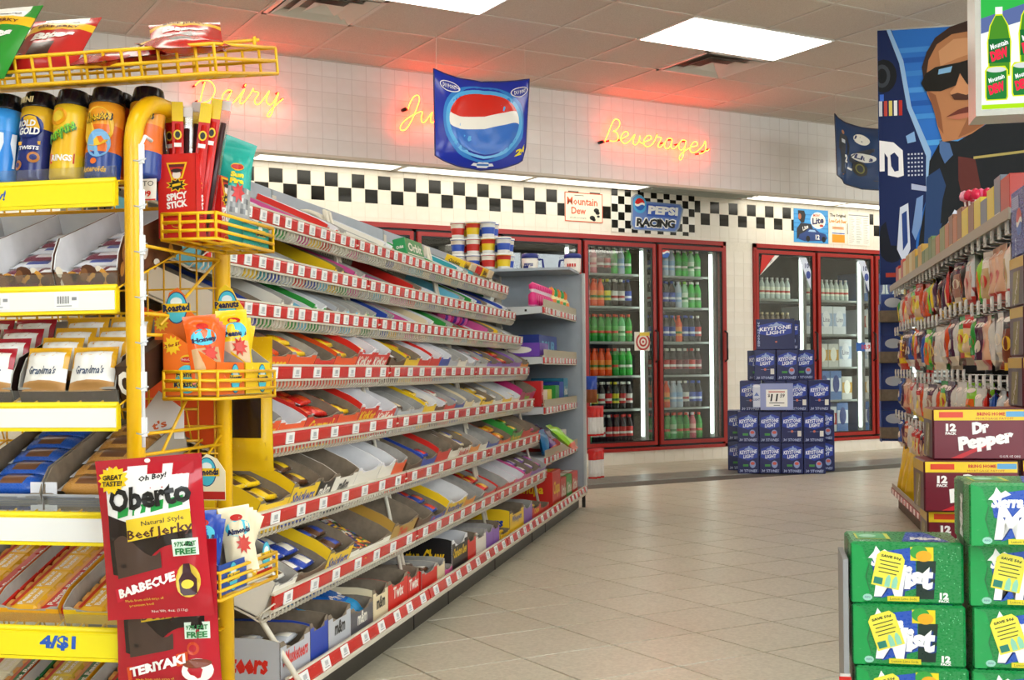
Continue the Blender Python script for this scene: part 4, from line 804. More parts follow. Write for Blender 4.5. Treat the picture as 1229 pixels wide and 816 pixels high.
fill_section(2, 7, [(.9, YE, 'b', '', BR, B(YE, BR, 4), .05), (1.5, YE, 'b', 'Whoppers', BL, _, .13), (1, PU, 'g', '', WH, _, .12), (1.1, RD, 'b', 'Chupa', YE, B(YE, RD, 2), .09), (1.1, RD, 'b', '', YE, _, .06)])
# pouches piled in the wide trays
def mm(seed): 
    cs = [C(c) for c in ('#1a1a1c', '#c8321e', '#e8901c', '#2f9a3c', '#2746a8', '#f0c818', '#5a3a24', '#1a1a1c')]; rs = random.Random(seed)
    g_ = [[rs.choice(cs) for _ in range(12)] for _ in range(16)]; y = C('#e89a1c')
    return lambda s, q: (y if (q < .16 and seed % 2) or q > .93 else g_[min(15, int(q * 16))][min(11, int(s * 12))])
Lk = UB[1] - UB[0]; M0 = MU(UB[0] + Lk * .465, SHELF[6][1], SHELF[6][0] - .041) @ RX(TILT)
for i in range(7):
    def bt(m, f): m.text(f, 'm&m', 0, -.045, .03, C('#f0ece4'), 0, .06, .06, .1)
    me = bagmesh(.115, .15, .02, mm(i), 'candy_pouch', bt, None, i)
    one('candy_pouch', me, f'black and multicoloured candy pouch, {ORD[i]} in the wide tray on the lowest wire shelf', 'pouch', M0 @ TR(.055 + .085 * (i % 4) * .95, .18 - .09 * (i // 4), .012 + .012 * (i // 4)) @ RZ(random.uniform(-.3, .3)) @ RX(R(-90)) @ TR(0, -.004, .07), 'multicoloured candy pouches')
M0 = MU(UB[0] + (UB[1] - UB[0]) * .44, -1.125, .11)
for i in range(8):
    me = bagmesh(.11, .15, .022, lambda s, q: C('#1f6fd0', .25) if q < .6 else C('#2a9ad8', .25), 'candy_pouch', lambda m, f: m.text(f, 'm&m', 0, -.07, .03, C('#f0ece4'), 0, .06, .06), ('bluebag', i % 3), i % 3)
    one('candy_pouch', me, f'shiny blue candy pouch, {ORD[i]} of the heap in the grey carton on the bottom deck', 'pouch', M0 @ TR(.035 + .07 * (i % 3), .1 + .06 * (i // 3), .085 + .012 * (i // 3)) @ RZ(random.uniform(-.5, .5)) @ RX(R(-75 + random.uniform(-10, 10))) @ TR(0, 0, .07), 'blue candy pouches on the bottom deck')
# leaning boxes and the like
def solid(name, label, cat, M, w_, d, h, col, txt, tc, side=None, group=None, b=.002):
    k = ('solid', w_, d, h, col, txt, tc, side)
    if k not in _cm:
        m = MB(); m.bbox(0, 0, 0, w_, d, h, C(col, .35), b); p = MB(); f = Fr((0, 0, 0), (1, 0, 0), (0, 0, 1))
        if txt: p.text(f, txt, w_ / 2, h / 2, min(h * .5, w_ * .35), C(tc, .35), .0008, w_ * .75, .03, .1)
        p.rect(f, w_ * .04, h * .06, w_ * .96, h * .12, C(tc, .35), .0006)
        f2 = Fr((0, d, 0), (0, -1, 0), (0, 0, 1)); (p.text(f2, side or txt, d / 2, h / 2, min(h * .4, d * .25), C(tc, .35), .0008, d * .6, .03, .1) if (side or txt) else p.ell(f2, d / 2, h / 2, d * .3, h * .25, C(tc, .35), .0008)); f3 = Fr((0, 0, h), (1, 0, 0), (0, 1, 0)); p.rect(f3, w_ * .1, d * .1, w_ * .9, d * .3, C(tc, .35), .0006)
        _cm[k] = (m.mesh('box'), p.mesh('print'))
    t = thing(name, label, cat, M, group); part('box', _cm[k][0], t); part('print', _cm[k][1], t); return t
solid('gum_box', 'dark green gum box lying tilted on the top wire shelf', 'gum box', MU(4.62, -1.37, 1.318) @ RX(R(-12)), .25, .05, .07, '#1c8a4a', 'Orbit', WH, 'Orbit')
solid('gum_box', 'white and dark green gum box at the far end of second wire shelf', 'gum box', MU(6.1, -1.38, 1.20) @ RX(TILT), .07, .2, .05, '#dfe6dc', '', DG)
for i in range(5):
    solid('gum_box', f'yellow and red small gum box standing in line on the top wire shelf, {ORD[i]}', 'gum box', MU(5.62 + .13 * i, -1.40, 1.335) @ RX(TILT), .11, .1, .045, (YE, CR, RD, YE, CR)[i], ('Chiclets', '', '', 'Chiclets', '')[i], BK, None, 'gum boxes on the top wire shelf')
for i in range(9):
    m = MB(); c_ = C(('#b8206a', '#5a1f8a', '#e05aa8')[i % 3]); m.lathe([(.001, 0), (.03, .002), (.032, .03), (.028, .045), (.001, .047)], c_, 14); m.xf(RY(R(90)) @ RX(0))
    one('gum_roll', m, f'{("magenta", "violet", "pink")[i % 3]} round gum tape roll, {ORD[i]} in the row on third wire shelf', 'gum roll', MU(5.02 + .05 * i, -1.36, 1.092) @ RX(TILT) @ RZ(R(10)), 'gum tape rolls')
# far section goods
def row(z, u0, specs, dep=.2, v0=-1.185):
    u = u0
    for j, (w_, h, col, txt, tc, lb) in enumerate(specs):
        solid('candy_box', lb, 'candy box', MU(u, v0, z), w_, dep, h, col, txt, tc); u += w_ + .008
row(.932, 6.46, [(.28, .075, '#6a3aa8', '', WH, 'long purple candy box on the second shelf of the far section')], .22); row(.932, 6.8, [(.6, .13, '#2a3f9a', 'SOUR', LB_, 'blue and pink wide sour candy box on the far section')], .12, -1.25)
row(.661, 6.5, [(.06, .14, '#c8201e', 'JOLLY', WH, 'red upright candy box at the near end of the far section'), (.12, .09, '#e6d8c0', '', RD, 'cream and red small candy box beside the red one'), (.13, .09, '#dcd23a', '', GR, 'yellow and green small candy box on the far section')], .2)
row(.661, 6.95, [(.13, .11, '#2f9a3c', '', YE, 'green and yellow candy box on third shelf of the far section'), (.15, .13, '#2746a8', '', RD, 'dark blue candy box on third shelf of the far section'), (.16, .15, '#1f7a9a', 'Airheads', WH, 'teal blue candy box standing by the end panel')], .2)
row(.391, 6.9, [(.2, .07, '#c8321e', '', WH, 'red flat candy box on lowest shelf of the far section'), (.22, .11, '#e4e0d8', '', RD, 'white candy box with red edge by the end panel')], .2)
row(.1065, 6.50, [(.26, .2, '#c8281e', 'Chupa', YE, 'red candy box with yellow flower logo on the bottom deck'), (.2, .14, '#b8241e', 'Skittles', WH, 'red candy box on the far end of the bottom deck'), (.2, .14, '#2f9a3c', 'Skittles', WH, 'green candy box on the far end of the bottom deck'), (.22, .14, '#c8281e', 'Skittles', WH, 'second red candy box on the far end of the bottom deck')], .25, -1.13)
m = MB()
for i in range(3):
    zc = (C('#8fce2f', .25), C('#2a8fd8', .25), C('#5a2a8a', .25))[i]
    me = bagmesh(.16, .2, .04, lambda s, q: zc if q < .8 else C('#d8552a', .3), 'candy_bag', None, None, 40 + i)
    one('candy_bag', me, ('lime green candy bag slumped over the far section shelf', 'blue candy bag hanging over the shelf lip of the far section', 'violet candy bag on the lowest far shelf')[i], 'bag', MU(6.55 + .12 * i, -1.16 - .06 * i, (.56, .53, .55)[i]) @ RX(R((-50, -12, -40)[i])))
for i in range(11):
    m = MB(); a = C('#d81f7a', .3); m.lathe([(.012, 0), (.016, .005), (.016, .04), (.006, .05), (.012, .06), (.014, .075), (.001, .085)], [C('#f0a0c8'), a, a, C('#e0d0d8'), a, a], 10); one('candy_toy', m, f'pink capped candy tube, {ORD[i]} of the row on the top far shelf', 'candy', MU(6.46 + .05 * i, -1.22, 1.2025) @ Matrix.Scale(1.55, 4), 'pink candy tubes')
for i in range(9):
    cc = ('#e8801c', '#e8c81c', '#2f9a4c', '#e85a1c')[i % 4]; m = MB(); a = C(cc, .3); m.lathe([(.015, 0), (.02, .006), (.02, .045), (.01, .06), (.012, .066), (.012, .08), (.001, .095)], [a, a, C('#f0e0a0'), a, a, a], 10); one('candy_toy', m, f'{("orange", "yellow", "green", "orange red")[i % 4]} candy bottle, {ORD[i]} from the near end on the top far shelf', 'candy', MU(7.0 + .058 * i, -1.21 - .02 * (i % 2), 1.2025) @ Matrix.Scale(1.5, 4), 'bright candy bottles')
# cups and mugs on top
def cup(c1, c2, h=.1, r=.045):
    k = ('cup', c1, c2)
    if k not in _cm:
        m = MB(); a, b_, wv = C(c1), C(c2), C('#e9e9e4'); m.lathe([(r * .8, 0), (r * .84, .02), (r * .93, .06), (r * .98, .085), (r * 1.06, .088), (r * 1.06, .098), (.001, .099)], [wv, a, b_, a, wv, wv], 14); _cm[k] = m.mesh('noodle_cup')
    return _cm[k]
q = 0
for i, v in enumerate((-1.83, -1.735, -1.64, -1.545)):
    for lv in range((3, 3, 3, 2)[i]):
        for dep in range(2):
            cc = (('#2a52b8', '#e6e6e0'), ('#2a52b8', '#e8e0d0'), ('#c8281e', '#f0e8d8'), ('#e8c81c', '#c8321e'))[(i + lv + dep) % 4]; q += 1
            one('noodle_cup', cup(*cc), f'{("blue", "blue", "red", "yellow")[(i + lv + dep) % 4]} noodle cup on the gondola top, {ORD[i]} column, {("bottom", "middle", "top")[lv]} tier, {("near", "far")[dep]} row', 'noodle cup', MU(7.25 + .1 * dep, v, 1.4705 + .0995 * lv), 'stacked noodle cups')
for v, txt, lb, s in ((-1.435, 'PEPSI', 'white insulated mug with dark blue lid and right-facing handle', 1), (-1.165, 'HOT', 'white insulated mug with red lettering near the corner of the end panel', -1)):
    t = thing('travel_mug', lb, 'mug', MV(7.52, v, 1.4705 if v < -1.2 else 1.4625) @ Matrix.Scale(1.18, 4)); m = MB(); m.lathe([(.038, 0), (.041, .004), (.045, .075), (.001, .076)], C('#eae4d8'), 16); part('cup', m, t)
    m = MB(); nb = C('#1c2c7a'); m.lathe([(.046, .075), (.047, .09), (.04, .1), (.001, .1)], nb, 16); part('lid', m, t); m = MB(); m.tube([(s * .043, 0, .07), (s * .068, 0, .068), (s * .072, 0, .03), (s * .066, 0, .012), ], .006, nb, 8); part('handle', m, t)
    m = MB(); r_ = .0455; f = lambda x, y, l: ((r_ + l) * math.sin(x / r_), -(r_ + l) * math.cos(x / r_), y); m.rect(f, -.03, .02, .0, .034, C('#1c2c7a'), .0004) if txt == 'PEPSI' else None; m.text(f, 'PEPSI', 0, .04, .016, C('#1c2c7a'), .0006, .05, .04) if txt == 'PEPSI' else [m.rect(f, -.024 + .013 * q, .03, -.015 + .013 * q, .046, C('#c8281e'), .0006) for q in range(4)]; part('print', m, t)
# packages hanging at the end panel
for i in range(7):
    tier = 0 if i < 3 else 1 if i < 6 else 2
    if tier < 2: me = bagmesh(.055, .19, .05, lambda s, q: C('#c8201e', .25) if q < .35 or q > .93 else C('#e2e2e0', .3), 'red_white_pack', None, ('rwp',), 3)
    else: me = bagmesh(.07, .17, .05, lambda s, q: C('#2a4fb0', .25) if q < .5 else C('#8a4a24', .3), 'blue_pack', None, ('blp',), 4)
    one('hanging_pack', me, (f'red and white pack hanging on the end panel, {("upper", "lower")[tier]} tier, {ORD[i % 3]}' if tier < 2 else 'blue and brown snack pack hanging above the red and white packs'), 'pack', MV(7.67 + .04 * (i % 3), -1.075 + .018 * (i % 3), (.63, .36, .82)[tier]) @ RZ(R(8 * (i % 3))), 'packs hanging on the end panel')

# ================================================================== YELLOW SNACK RACK
RU0, RU1, RV0, RV1 = 2.108, 2.49, -1.86, -1.16; RC = (-1.51, 2.30)
rack = thing('snack_rack', 'yellow tubular wire snack rack with tilted shelves and side baskets', 'rack', MV(RC[1], RC[0], 0))
def rp(v, u, z): return (v - RC[0], u - RC[1], z)
for v in (RV0, RV1):
    m = MB(); c = .1; pts = [(v, RU0, 0), (v, RU0, 1.28)]
    for k in range(1, 9): t = R(90 * k / 9); pts.append((v, RU0 + c * (1 - math.cos(t)), 1.28 + c * math.sin(t)))
    pts += [(v, RU0 + c, 1.38 + .0), (v, RU1 - c, 1.385)]
    for k in range(1, 9): t = R(90 * k / 9); pts.append((v, RU1 - c + c * math.sin(t), 1.285 + c * math.cos(t)))
    pts += [(v, RU1, 1.28), (v, RU1, 0)]
    m.tube([rp(*p) for p in pts], .0172, M_YEL, 12); part('side_frame', m, rack)
    for z in ((1.10, .97, .93, .74, .70, .60, .50, .30) if v == RV1 else ()):
        m = MB(); m.tube([rp(v, RU0, z), rp(v, RU1, z + .0)], .0035, M_YEL, 6); part('side_wire', m, rack)
    for z0, z1 in ((.95, 1.1), (.70, .95), (.56, .72), (.32, .5)):
        m = MB(); m.tube([rp(v, RU0 + .1, z0), rp(v, RU1 - .02, z1)], .0035, M_YEL, 6); part('side_brace', m, rack)
for u in (RU0, RU1):
    m = MB(); m.tube([rp(RV0, u, .04), rp(RV1, u, .04)], .0172, M_YEL, 10); part('foot_rail', m, rack)
m = MB()
for k in range(18): v = RV0 + .02 + .039 * k; m.tube([rp(v, RU1 - .01, .06), rp(v, RU1 - .01, 1.36)], .0022, M_YEL, 5)
for k in range(22): z = .08 + .06 * k; m.tube([rp(RV0, RU1 - .013, z), rp(RV1, RU1 - .013, z)], .0022, M_YEL, 5)
part('back_grid', m, rack)
RZS = [1.225, 1.025, .805, .598, .382, .17]; RT = R(20)
for k, z in enumerate(RZS):
    # tray frame: front at the price channel, back raised
    m = MB(); L = RV1 - RV0 - .05; tl = RT if k else R(9)
    for i in range(15): x = L * i / 14; m.tube([(x, 0, 0), (x, .36, 0)], .002, M_YEL, 5)
    for y in (0, .12, .24, .36): m.tube([(0, y, -.003), (L, y, -.003)], .003, M_YEL, 5)
    for i in range(13): x = L * (i + .5) / 13; m.tube([(x, .36, 0), (x, .36, .07)], .002, M_YEL, 5)
    m.tube([(0, .36, .07), (L, .36, .07)], .003, M_YEL, 5)
    sh = part('shelf', m, rack, TR(*rp(RV0 + .025, RU0 - .012, z - .008)) @ RX(tl))
    hh = .046 if k < 3 else .054; m = MB(); m.box(0, -.012, -hh, L, .002, .0, M_YELS); m.tube([(0, -.008, 0), (L, -.008, 0)], .006, M_YELS, 8); m.box(0, -.016, -hh - .003, L, -.008, -hh + .003, M_YELS)
    ch = part('price_channel', m, sh, RX(-tl))
    ins = C(('#f3e31a', '#eceeec', '#eceeec', '#eceeec', '#f3e31a', '#f3e31a')[k], .35); m = MB(); m.box(0, -.0145, -hh + .004, L - .002, -.0122, -.006, ins); f = Fr((L, -.0145, -hh / 2), (1, 0, 0), (0, 0, 1))
    bl = C('#2458b8', .4); xx = lambda px: (-1.44 + px * .00172) - (RV1 - .025)
    if k == 0: m.text(f, 'Hungry!', xx(17), 0, .026, bl, .0006, None, .03, .2, 0, 0, 'r')
    if k == 4: m.text(f, '4/$1', xx(75), .002, .028, bl, .0006, .075, .05, .05)
    if k == 1:
        for px in (8, 92):
            m.rect(f, xx(px) - .028, -.014, xx(px) + .022, .016, C('#f6f6f4'), .0005)
            for b in range(9): m.rect(f, xx(px) - .022 + .0028 * b, -.006, xx(px) - .022 + .0028 * b + (.0016, .0009)[b % 2], .008, C('#3a3d44'), .0009)
            m.rect(f, xx(px) - .024, -.011, xx(px) + .008, -.0095, C('#8a8d92'), .0009); m.rect(f, xx(px) + .008, .0, xx(px) + .018, .006, C('#8a8d92'), .0009)
    part('label_strip', m, sh, RX(-tl))
    m = MB(); m.box(0, -.005, .003, L, -.0035, .028, CLEAR); part('clear_lip', m, sh, RX(-tl))
# wire baskets: one long on top, three at the side
def basket(x0, x1, y0, y1, z0, z1, nx, ny, rails, r=.0032):
    m = MB(); T_ = lambda *p: m.tube(p, r, M_YEL, 6)
    for i in range(nx + 1): x = x0 + (x1 - x0) * i / nx; T_((x, y0, z1), (x, y0, z0), (x, y1, z0), (x, y1, z1))
    for j in range(1, ny): y = y0 + (y1 - y0) * j / ny; T_((x0, y, z0), (x1, y, z0))
    for k in range(rails + 1): z = z0 + (z1 - z0) * k / rails; m.tube([(x0, y0, z), (x1, y0, z), (x1, y1, z), (x0, y1, z)], r * 1.15, M_YEL, 6, True)
    return m
m = basket(-1.95, -.985, 0, .30, 0, .052, 26, 4, 2); m.shift(-RC[0], 0, 0); tb = part('top_basket', m, rack, TR(0, RU0 - RC[1] - .01, 1.408) @ RX(R(13)))
for v in (-1.24, -1.03):
    m = MB(); m.tube([(v - RC[0], .30, .052), (v - RC[0], .30, .075), (v - RC[0], .305, .075)], .004, M_YEL, 6); part('hook', m, tb)
m = MB(); m.tube([(-1.5 - RC[0], .302, .07), (-1.02 - RC[0], .302, .07)], .0036, M_YEL, 6); part('upper_rail', m, tb)
SB = [(1.115, 1.165), (.805, .858), (.415, .468)]
for k, (z0, z1) in enumerate(SB):
    m = basket(RV1 + .012, RV1 + .125, 2.195, 2.475, z0, z1, 3, 3, 3); m.shift(-RC[0], -RC[1], 0); m.tube([rp(RV1, 2.48, z0), rp(RV1 + .02, 2.47, z0)], .004, M_YEL, 6); part('side_basket', m, rack)

# ------------------------------------------------------------------ goods on the rack
def canister(name, lab, v, u, cols, words, hh=.185, r=.035):
    """waisted snack canister with a black lid; words: (text, y, height, width, colour, rot)"""
    A, Bm, Cc = [C(c, .25) for c in cols]; t = thing(name, lab, 'canister', MV(u, v, 1.221 + .15 * (u - 2.11)) @ RX(R(-9)))
    m = MB(); pr = [(r * .9, 0), (r * .97, .006), (r, .05), (r * .93, .08), (r * .95, .105), (r, .13), (r * .97, .15)]; m.lathe(pr, [A, A, Bm, Bm, Cc, Cc], 20); part('can', m, t)
    m = MB(); k = C('#14151c', .25); m.lathe([(r * .97, .15), (r * .99, .153), (r * .86, .172), (r * .82, .18), (r * .8, .183), (.001, .183)], k, 20); part('lid', m, t)
    m = MB(); f = lambda x, y, l: ((r + .0012 + l) * math.sin(x / r), -(r + .0012 + l) * math.cos(x / r), y)
    for w_ in words:
        if w_[0] == 'o': m.ell(f, *w_[1:5], C(w_[5], .3), w_[6] if len(w_) > 6 else .0)
        elif w_[0] == 'r': m.rect(f, *w_[1:5], C(w_[5], .3), .0)
        else: m.text(f, w_[0], w_[1], w_[2], w_[3], C(w_[5], .3), .0008, w_[4], .04, .1, w_[6] if len(w_) > 6 else 0)
    part('print', m, t)
canister('snack_canister', 'bright blue snack canister cut by the left edge, top rack shelf', -1.482, 2.17, ('#2a8ae0', '#2a8ae0', '#3a9aec'), [('r', .01, .03, .045, .1, '#dfe6ee')])
canister('snack_canister', 'navy and yellow pretzel canister on the top rack shelf', -1.408, 2.17, ('#1a2a72', '#1a2a72', '#e8b82a'), [('o', 0, .108, .03, .024, '#1c2f7a'), ('ROLD', -.004, .114, .013, .038, '#f0f0ea'), ('GOLD', .002, .098, .015, .042, '#f0f0ea'), ('r', -.022, .072, .026, .079, '#e0a832'), ('TWISTS', .004, .064, .008, .04, '#e6e6ea'), ('o', .015, .045, .012, .011, '#b8742a', .0), ('o', .015, .045, .007, .006, '#1a2a72', .0006), ('o', -.018, .03, .011, .01, '#b8742a', .0), ('o', -.018, .03, .006, .005, '#1a2a72', .0006), ('MINI', -.01, .163, .012, .034, '#e8d8a0')])
canister('snack_canister', 'yellow onion ring canister with green diagonal lettering, top rack shelf', -1.333, 2.165, ('#e8c020', '#ecb81c', '#f0c828'), [('o', -.01, .125, .02, .018, '#f4a81e'), ('o', -.01, .125, .012, .011, '#f0d040', .0006), ('Funyuns', .002, .09, .026, .062, '#1f7a2a', .55), ('Funyuns', .0, .093, .026, .062, '#8ad22a', .55), ('r', -.02, .03, .03, .05, '#c8281e'), ('RINGS', .005, .04, .013, .04, '#f4f0e8')])
canister('snack_canister', 'orange cheese snack canister with black outlined lettering, top rack shelf', -1.258, 2.165, ('#2a4a9a', '#e8701c', '#f0a028'), [('o', .0, .1, .034, .04, '#f2c23a'), ('Cheetos', .0, .12, .022, .062, '#1c1a14', .12), ('Cheetos', .0, .1205, .019, .056, '#f4c41e', .12), ('o', .006, .066, .024, .028, '#7ab4e4'), ('o', .0, .03, .006, .006, '#e8701c', .0006), ('Asteroids', .0, .014, .012, .05, '#f0b83a')])
canister('snack_canister', 'second orange cheese snack canister half hidden behind the yellow post', -1.19, 2.2, ('#2a4a9a', '#e8701c', '#f0a028'), [('Cheetos', .0, .12, .022, .062, '#1c1a14', .12), ('Cheetos', .0, .1205, .019, .056, '#f4c41e', .12)])
for i, (v, c_) in enumerate(((-1.445, '#1a2a72'), (-1.37, '#e8b82a'), (-1.29, '#e8701c'), (-1.22, '#e8701c'))): canister('snack_canister', f'black lidded canister in the back row of the top rack shelf, {ORD[i]} from the left', v, 2.26, (c_, c_, c_), [])

def rtray(name, lab, v, k, w_, L, h, col, inner, hf, prints=None, u=None, yoff=0):
    tl = RT; M = MV(RU0 + .006, v, RZS[k] - .008) @ RX(tl) @ TR(0, .004 + yoff, .004)
    tm, _p = carton(w_, L, h, col, inner, '', WH, hf, .25); t = thing(name, lab, 'carton', M, 'cartons on the yellow rack'); part('tray', tm, t)
    if prints: p = MB(); prints(p, Fr((0, 0, 0), (1, 0, 0), (0, 0, 1)), Fr((w_, 0, 0), (0, 1, 0), (0, 0, 1)), Fr((0, L, 0), (0, -1, 0), (0, 0, 1))); part('print', p, t)
    return M
def choc(p, f, fr_, fl):
    rs = random.Random(3)
    for g_ in (f, fr_, fl):
        for i in range(16):
            cx, cy = rs.uniform(.01, .12 if g_ is f else .25), rs.uniform(.004, .035 if g_ is f else .07); p.ell(g_, cx, cy, rs.uniform(.008, .02), rs.uniform(.006, .012), C(rs.choice(['#8a5a34', '#c88a4a', '#5a3420', '#e8dfd0', '#d89a3a']), .4), .0004 + .0002 * i, 10, rs.uniform(0, 3))
    p.text(f, 'ADVANTAGE', .065, .006, .008, C('#8a2a4a'), .005, .07, .03)
for i, v in enumerate((-1.60, -1.463, -1.326)):
    M = rtray('bar_carton', f'white and chocolate brown bar carton, {("half out of view", "in the middle", "next to the post")[i]} on the second rack shelf', v, 1, .133, .27, .085, '#6a4028', 'w', .035, choc)
    for j in range(6):
        one('snack_bar', barmesh(.12, .034, .016, '#d9dbe2' if j % 2 else '#7a3a4a', '#3a4a9a' if j % 2 else '#e0dce4', '#c9ccd2'), f'white and maroon snack bar, {ORD[j]} from the front in the {ORD[i]} bar carton', 'snack bar', M @ TR(.066, .035 + .036 * j, .012 + .005 * j) @ RZ(R(90)), 'snack bars on the second rack shelf')
# cookie bags
def cookie(col):
    W, Y, B_ = C('#ecebe6', .25), C(col, .25), C('#b98a52', .4)
    def z(s, q): return Y if (q < .12 or (abs(s - .5) > .42 and q < .5)) else B_ if q > .82 else W
    def b(m, f): m.text(f, "Grandma's", 0, -.05, .017, C('#3a4a66'), .0, .06, .02, .05); m.poly(f, [(-.025, -.014), (.025, -.014), (.02, -.022), (-.02, -.022)], C('#d8a01e' if col != '#a82030' else '#a82030'), .0003)
    return bagmesh(.092, .088, .036, z, 'cookie_bag', b, ('cookie', col), 5)
M1 = rtray('cookie_carton', 'dark brown cookie carton with yellow and white bags', -1.405, 2, .205, .28, .075, '#3a2418', 'g', .03); M2 = rtray('cookie_carton', 'dark brown cookie carton with red and white bags, at left edge', -1.62, 2, .2, .28, .075, '#2a1a18', 'g', .03)
for M, col, nm in ((M1, '#dca51c', 'yellow and white'), (M2, '#a82030', 'red and white')):
    for c in range(2):
        for r in range(4):
            one('cookie_bag', cookie(col), f'{nm} cookie bag, {("left", "right")[c]} column, {ORD[r]} from the front, third rack shelf', 'cookie bag', M @ TR(.054 + .097 * c, .052 + .05 * r, .03 + .062 + .004 * r) @ RZ(random.uniform(-.06, .06)) @ RX(R(-38)), 'cookie bags on the third rack shelf')
tm = MB(); tm.box(0, 0, 0, .05, .25, .07, C('#3a2418', .4)); f = Fr((0, 0, .035), (1, 0, 0), (0, 0, 1)); tm.text(f, 'C', .025, 0, .05, C('#f0ece2'), .001, None, .05); one('cookie_carton', tm, 'brown and cream cookie carton edge beside the yellow post', 'carton', MV(RU0 + .01, -1.198 + .003, RZS[2] - .002) @ RX(RT) @ Matrix.Scale(.55, 4, (1, 0, 0)), 'cartons on the yellow rack')
# sandwich creme packs
def creme(col): return barmesh(.13, .055, .034, col, '#7a5238', '#d8dbe2')
for i, (v, col, nm) in enumerate(((-1.52, '#2a5fc0', 'blue'), (-1.355, '#c8924a', 'tan'))):
    def pf(p, f, a, b_): p.rect(f, 0, 0, .16, .034, C('#b9bdc6', .4), .0004); [p.rect(f, .01, .006 + .005 * q, .15 if q % 2 else .11, .009 + .005 * q, C('#8a8f9c'), .0008) for q in range(5)]; p.rect(f, 0, 0, .16, .008, C('#3a4a7a' if i == 0 else '#7a6a54', .4), .001)
    M = rtray('creme_carton', f'grey cookie carton with {nm} sandwich creme packs, fourth rack shelf', v, 3, .16, .29, .07, '#9a948a', 'b', .035, pf)
    for r in range(5):
        t = one('creme_pack', creme(col), f'{nm} ended sandwich creme pack, {ORD[r]} from the front, fourth rack shelf', 'cookie pack', M @ TR(.08, .05 + .05 * r, .012 + .006 * r) @ RZ(R(90)), 'sandwich creme packs')
m = MB()
for s in (0, 1): m.box(.03 * s, 0, 0, .03 * s + .026, .002, .055, C('#d9dce4', .35))
one('card_divider', m, 'pale crosshatched card tab between the sandwich creme cartons', 'card', MV(RU0 + .004, -1.385, RZS[3] - .004))
# cracker packs
def cracker(a, b):
    k = ('crk', a, b)
    if k not in _cm:
        m = MB(); A, B_, Bs = C(a, .3), C(b, .3), C('#d89a4a', .5)
        for j in range(2):
            m.bbox(-.03 + .0, .003 + .036 * j - .036, .0, .03, .033 + .036 * j - .036, .022, Bs, .008)
        m.bbox(-.012, -.037, -.001, .045, .037, .0235, A, .006); f = Fr((.016, 0, .0235), (0, 1, 0), (-1, 0, 0)); m.text(f, 'Peanut', 0, .008, .012, C('#f4ece0'), .0006, .06, .03); m.text(f, 'Butter', 0, -.008, .012, C('#f4ece0'), .0006, .05, .03); m.rect(f, -.036, .018, .036, .026, B_, .0006); _cm[k] = m.mesh('cracker_pack')
    return _cm[k]
for k, zz in ((4, 0), (5, 1)):
    for i, v in enumerate((-1.60, -1.46, -1.315)):
        pal = [(('#c8281e', '#e8b01e', '#c8321e', 'red and yellow')), ('#c8281e', '#e8b01e', '#e8901c', 'red and amber'), ('#b8241e', '#e8b01e', '#e8c01e', 'red and gold')][i] if k == 4 else [('#1f6b3a', '#e8e0c0', '#c8501e', 'green and white'), ('#2a6a3a', '#d8b83a', '#c8702a', 'green and gold'), ('#8a1f1e', '#1f6b3a', '#3a3a30', 'dark red and green')][i]
        M = rtray('cracker_tray', f'{("orange", "amber", "yellow")[i]} edged cracker tray, {ORD[i]} from the left, {("fifth", "lowest")[zz]} rack shelf', v, k, .135, .28, .05, ('#d8601c', '#e8a81c', '#e8c01c')[i], 'g', .035)
        for r in range(4):
            for c in range(2):
                one('cracker_pack', cracker(pal[0] if c else pal[1], pal[2] if c else '#c8321e'), f'{pal[3]} cracker pack, row {("one", "two", "three", "four")[r]}, {("left", "right")[c]} column of {ORD[i]} tray, {("fifth", "lowest")[zz]} rack shelf', 'cracker pack', M @ TR(.036 + .064 * c, .045 + .068 * r, .006), 'cracker packs on the yellow rack')
# jerky pouches in the top basket
def jerky(a, txt, seed, zone=None):
    A, S, D_ = C(a, .22), C('#c9ccd0', .2), C('#3a1f18', .3); Yc = C('#e8b41e', .3)
    def z(s, q): return C('#f0ede4', .25) if q < .2 and .2 < s < .8 else Yc if .2 < q < .32 else D_ if (.55 < q < .8 and .25 < s < .6) else A
    def b(m, f): m.text(f, 'OBERTO', 0, -.025, .013, C('#1a1a1a'), .0, .07, .04); m.text(f, 'BEEF JERKY', 0, -.053, .01, C('#5a1a10'), .0, .085, .03); m.text(f, txt, 0, -.085, .026, C('#f4f0ea'), .0, .09, .06, .1)
    return bagmesh(.14, .2, .03, z, 'jerky_pouch', b, ('jk', a, txt, seed), seed)
MT = MV(RU0 - .01, 0, 1.408) @ RX(R(13))
J = [(-1.46, .05, '#2a8a2e', 'Bites', 30, -.1, 'green'), (-1.50, .12, '#1f7a2a', 'Bites', 45, .1, 'dark green'), (-1.355, .10, '#b8201e', 'Bites', 42, .12, 'bright red leaning'), (-1.25, .08, '#a81c20', 'Bites', 78, -.5, 'flat red'), (-1.20, .16, '#b8201e', 'Bites', 70, .5, 'crumpled red'), (-1.15, .1, '#9a1a1e', 'Bites', 76, -.2, 'dark red'), (-1.06, .13, '#b8201e', 'Bites', 55, .45, 'red and white top'), (-1.02, .08, '#c0241e', 'Barbecue', 74, .7, 'red barbecue')]
for i, (v, y, col, tx, tilt, rz, nm) in enumerate(J):
    one('jerky_pouch', jerky(col, tx, i), f'{nm} jerky pouch lying in the top wire basket', 'pouch', MT @ TR(v, y - .08, .02 + .004 * i) @ RZ(rz) @ RX(R(-min(84, tilt + 16))) @ TR(0, 0, .19), 'jerky pouches in the top basket')

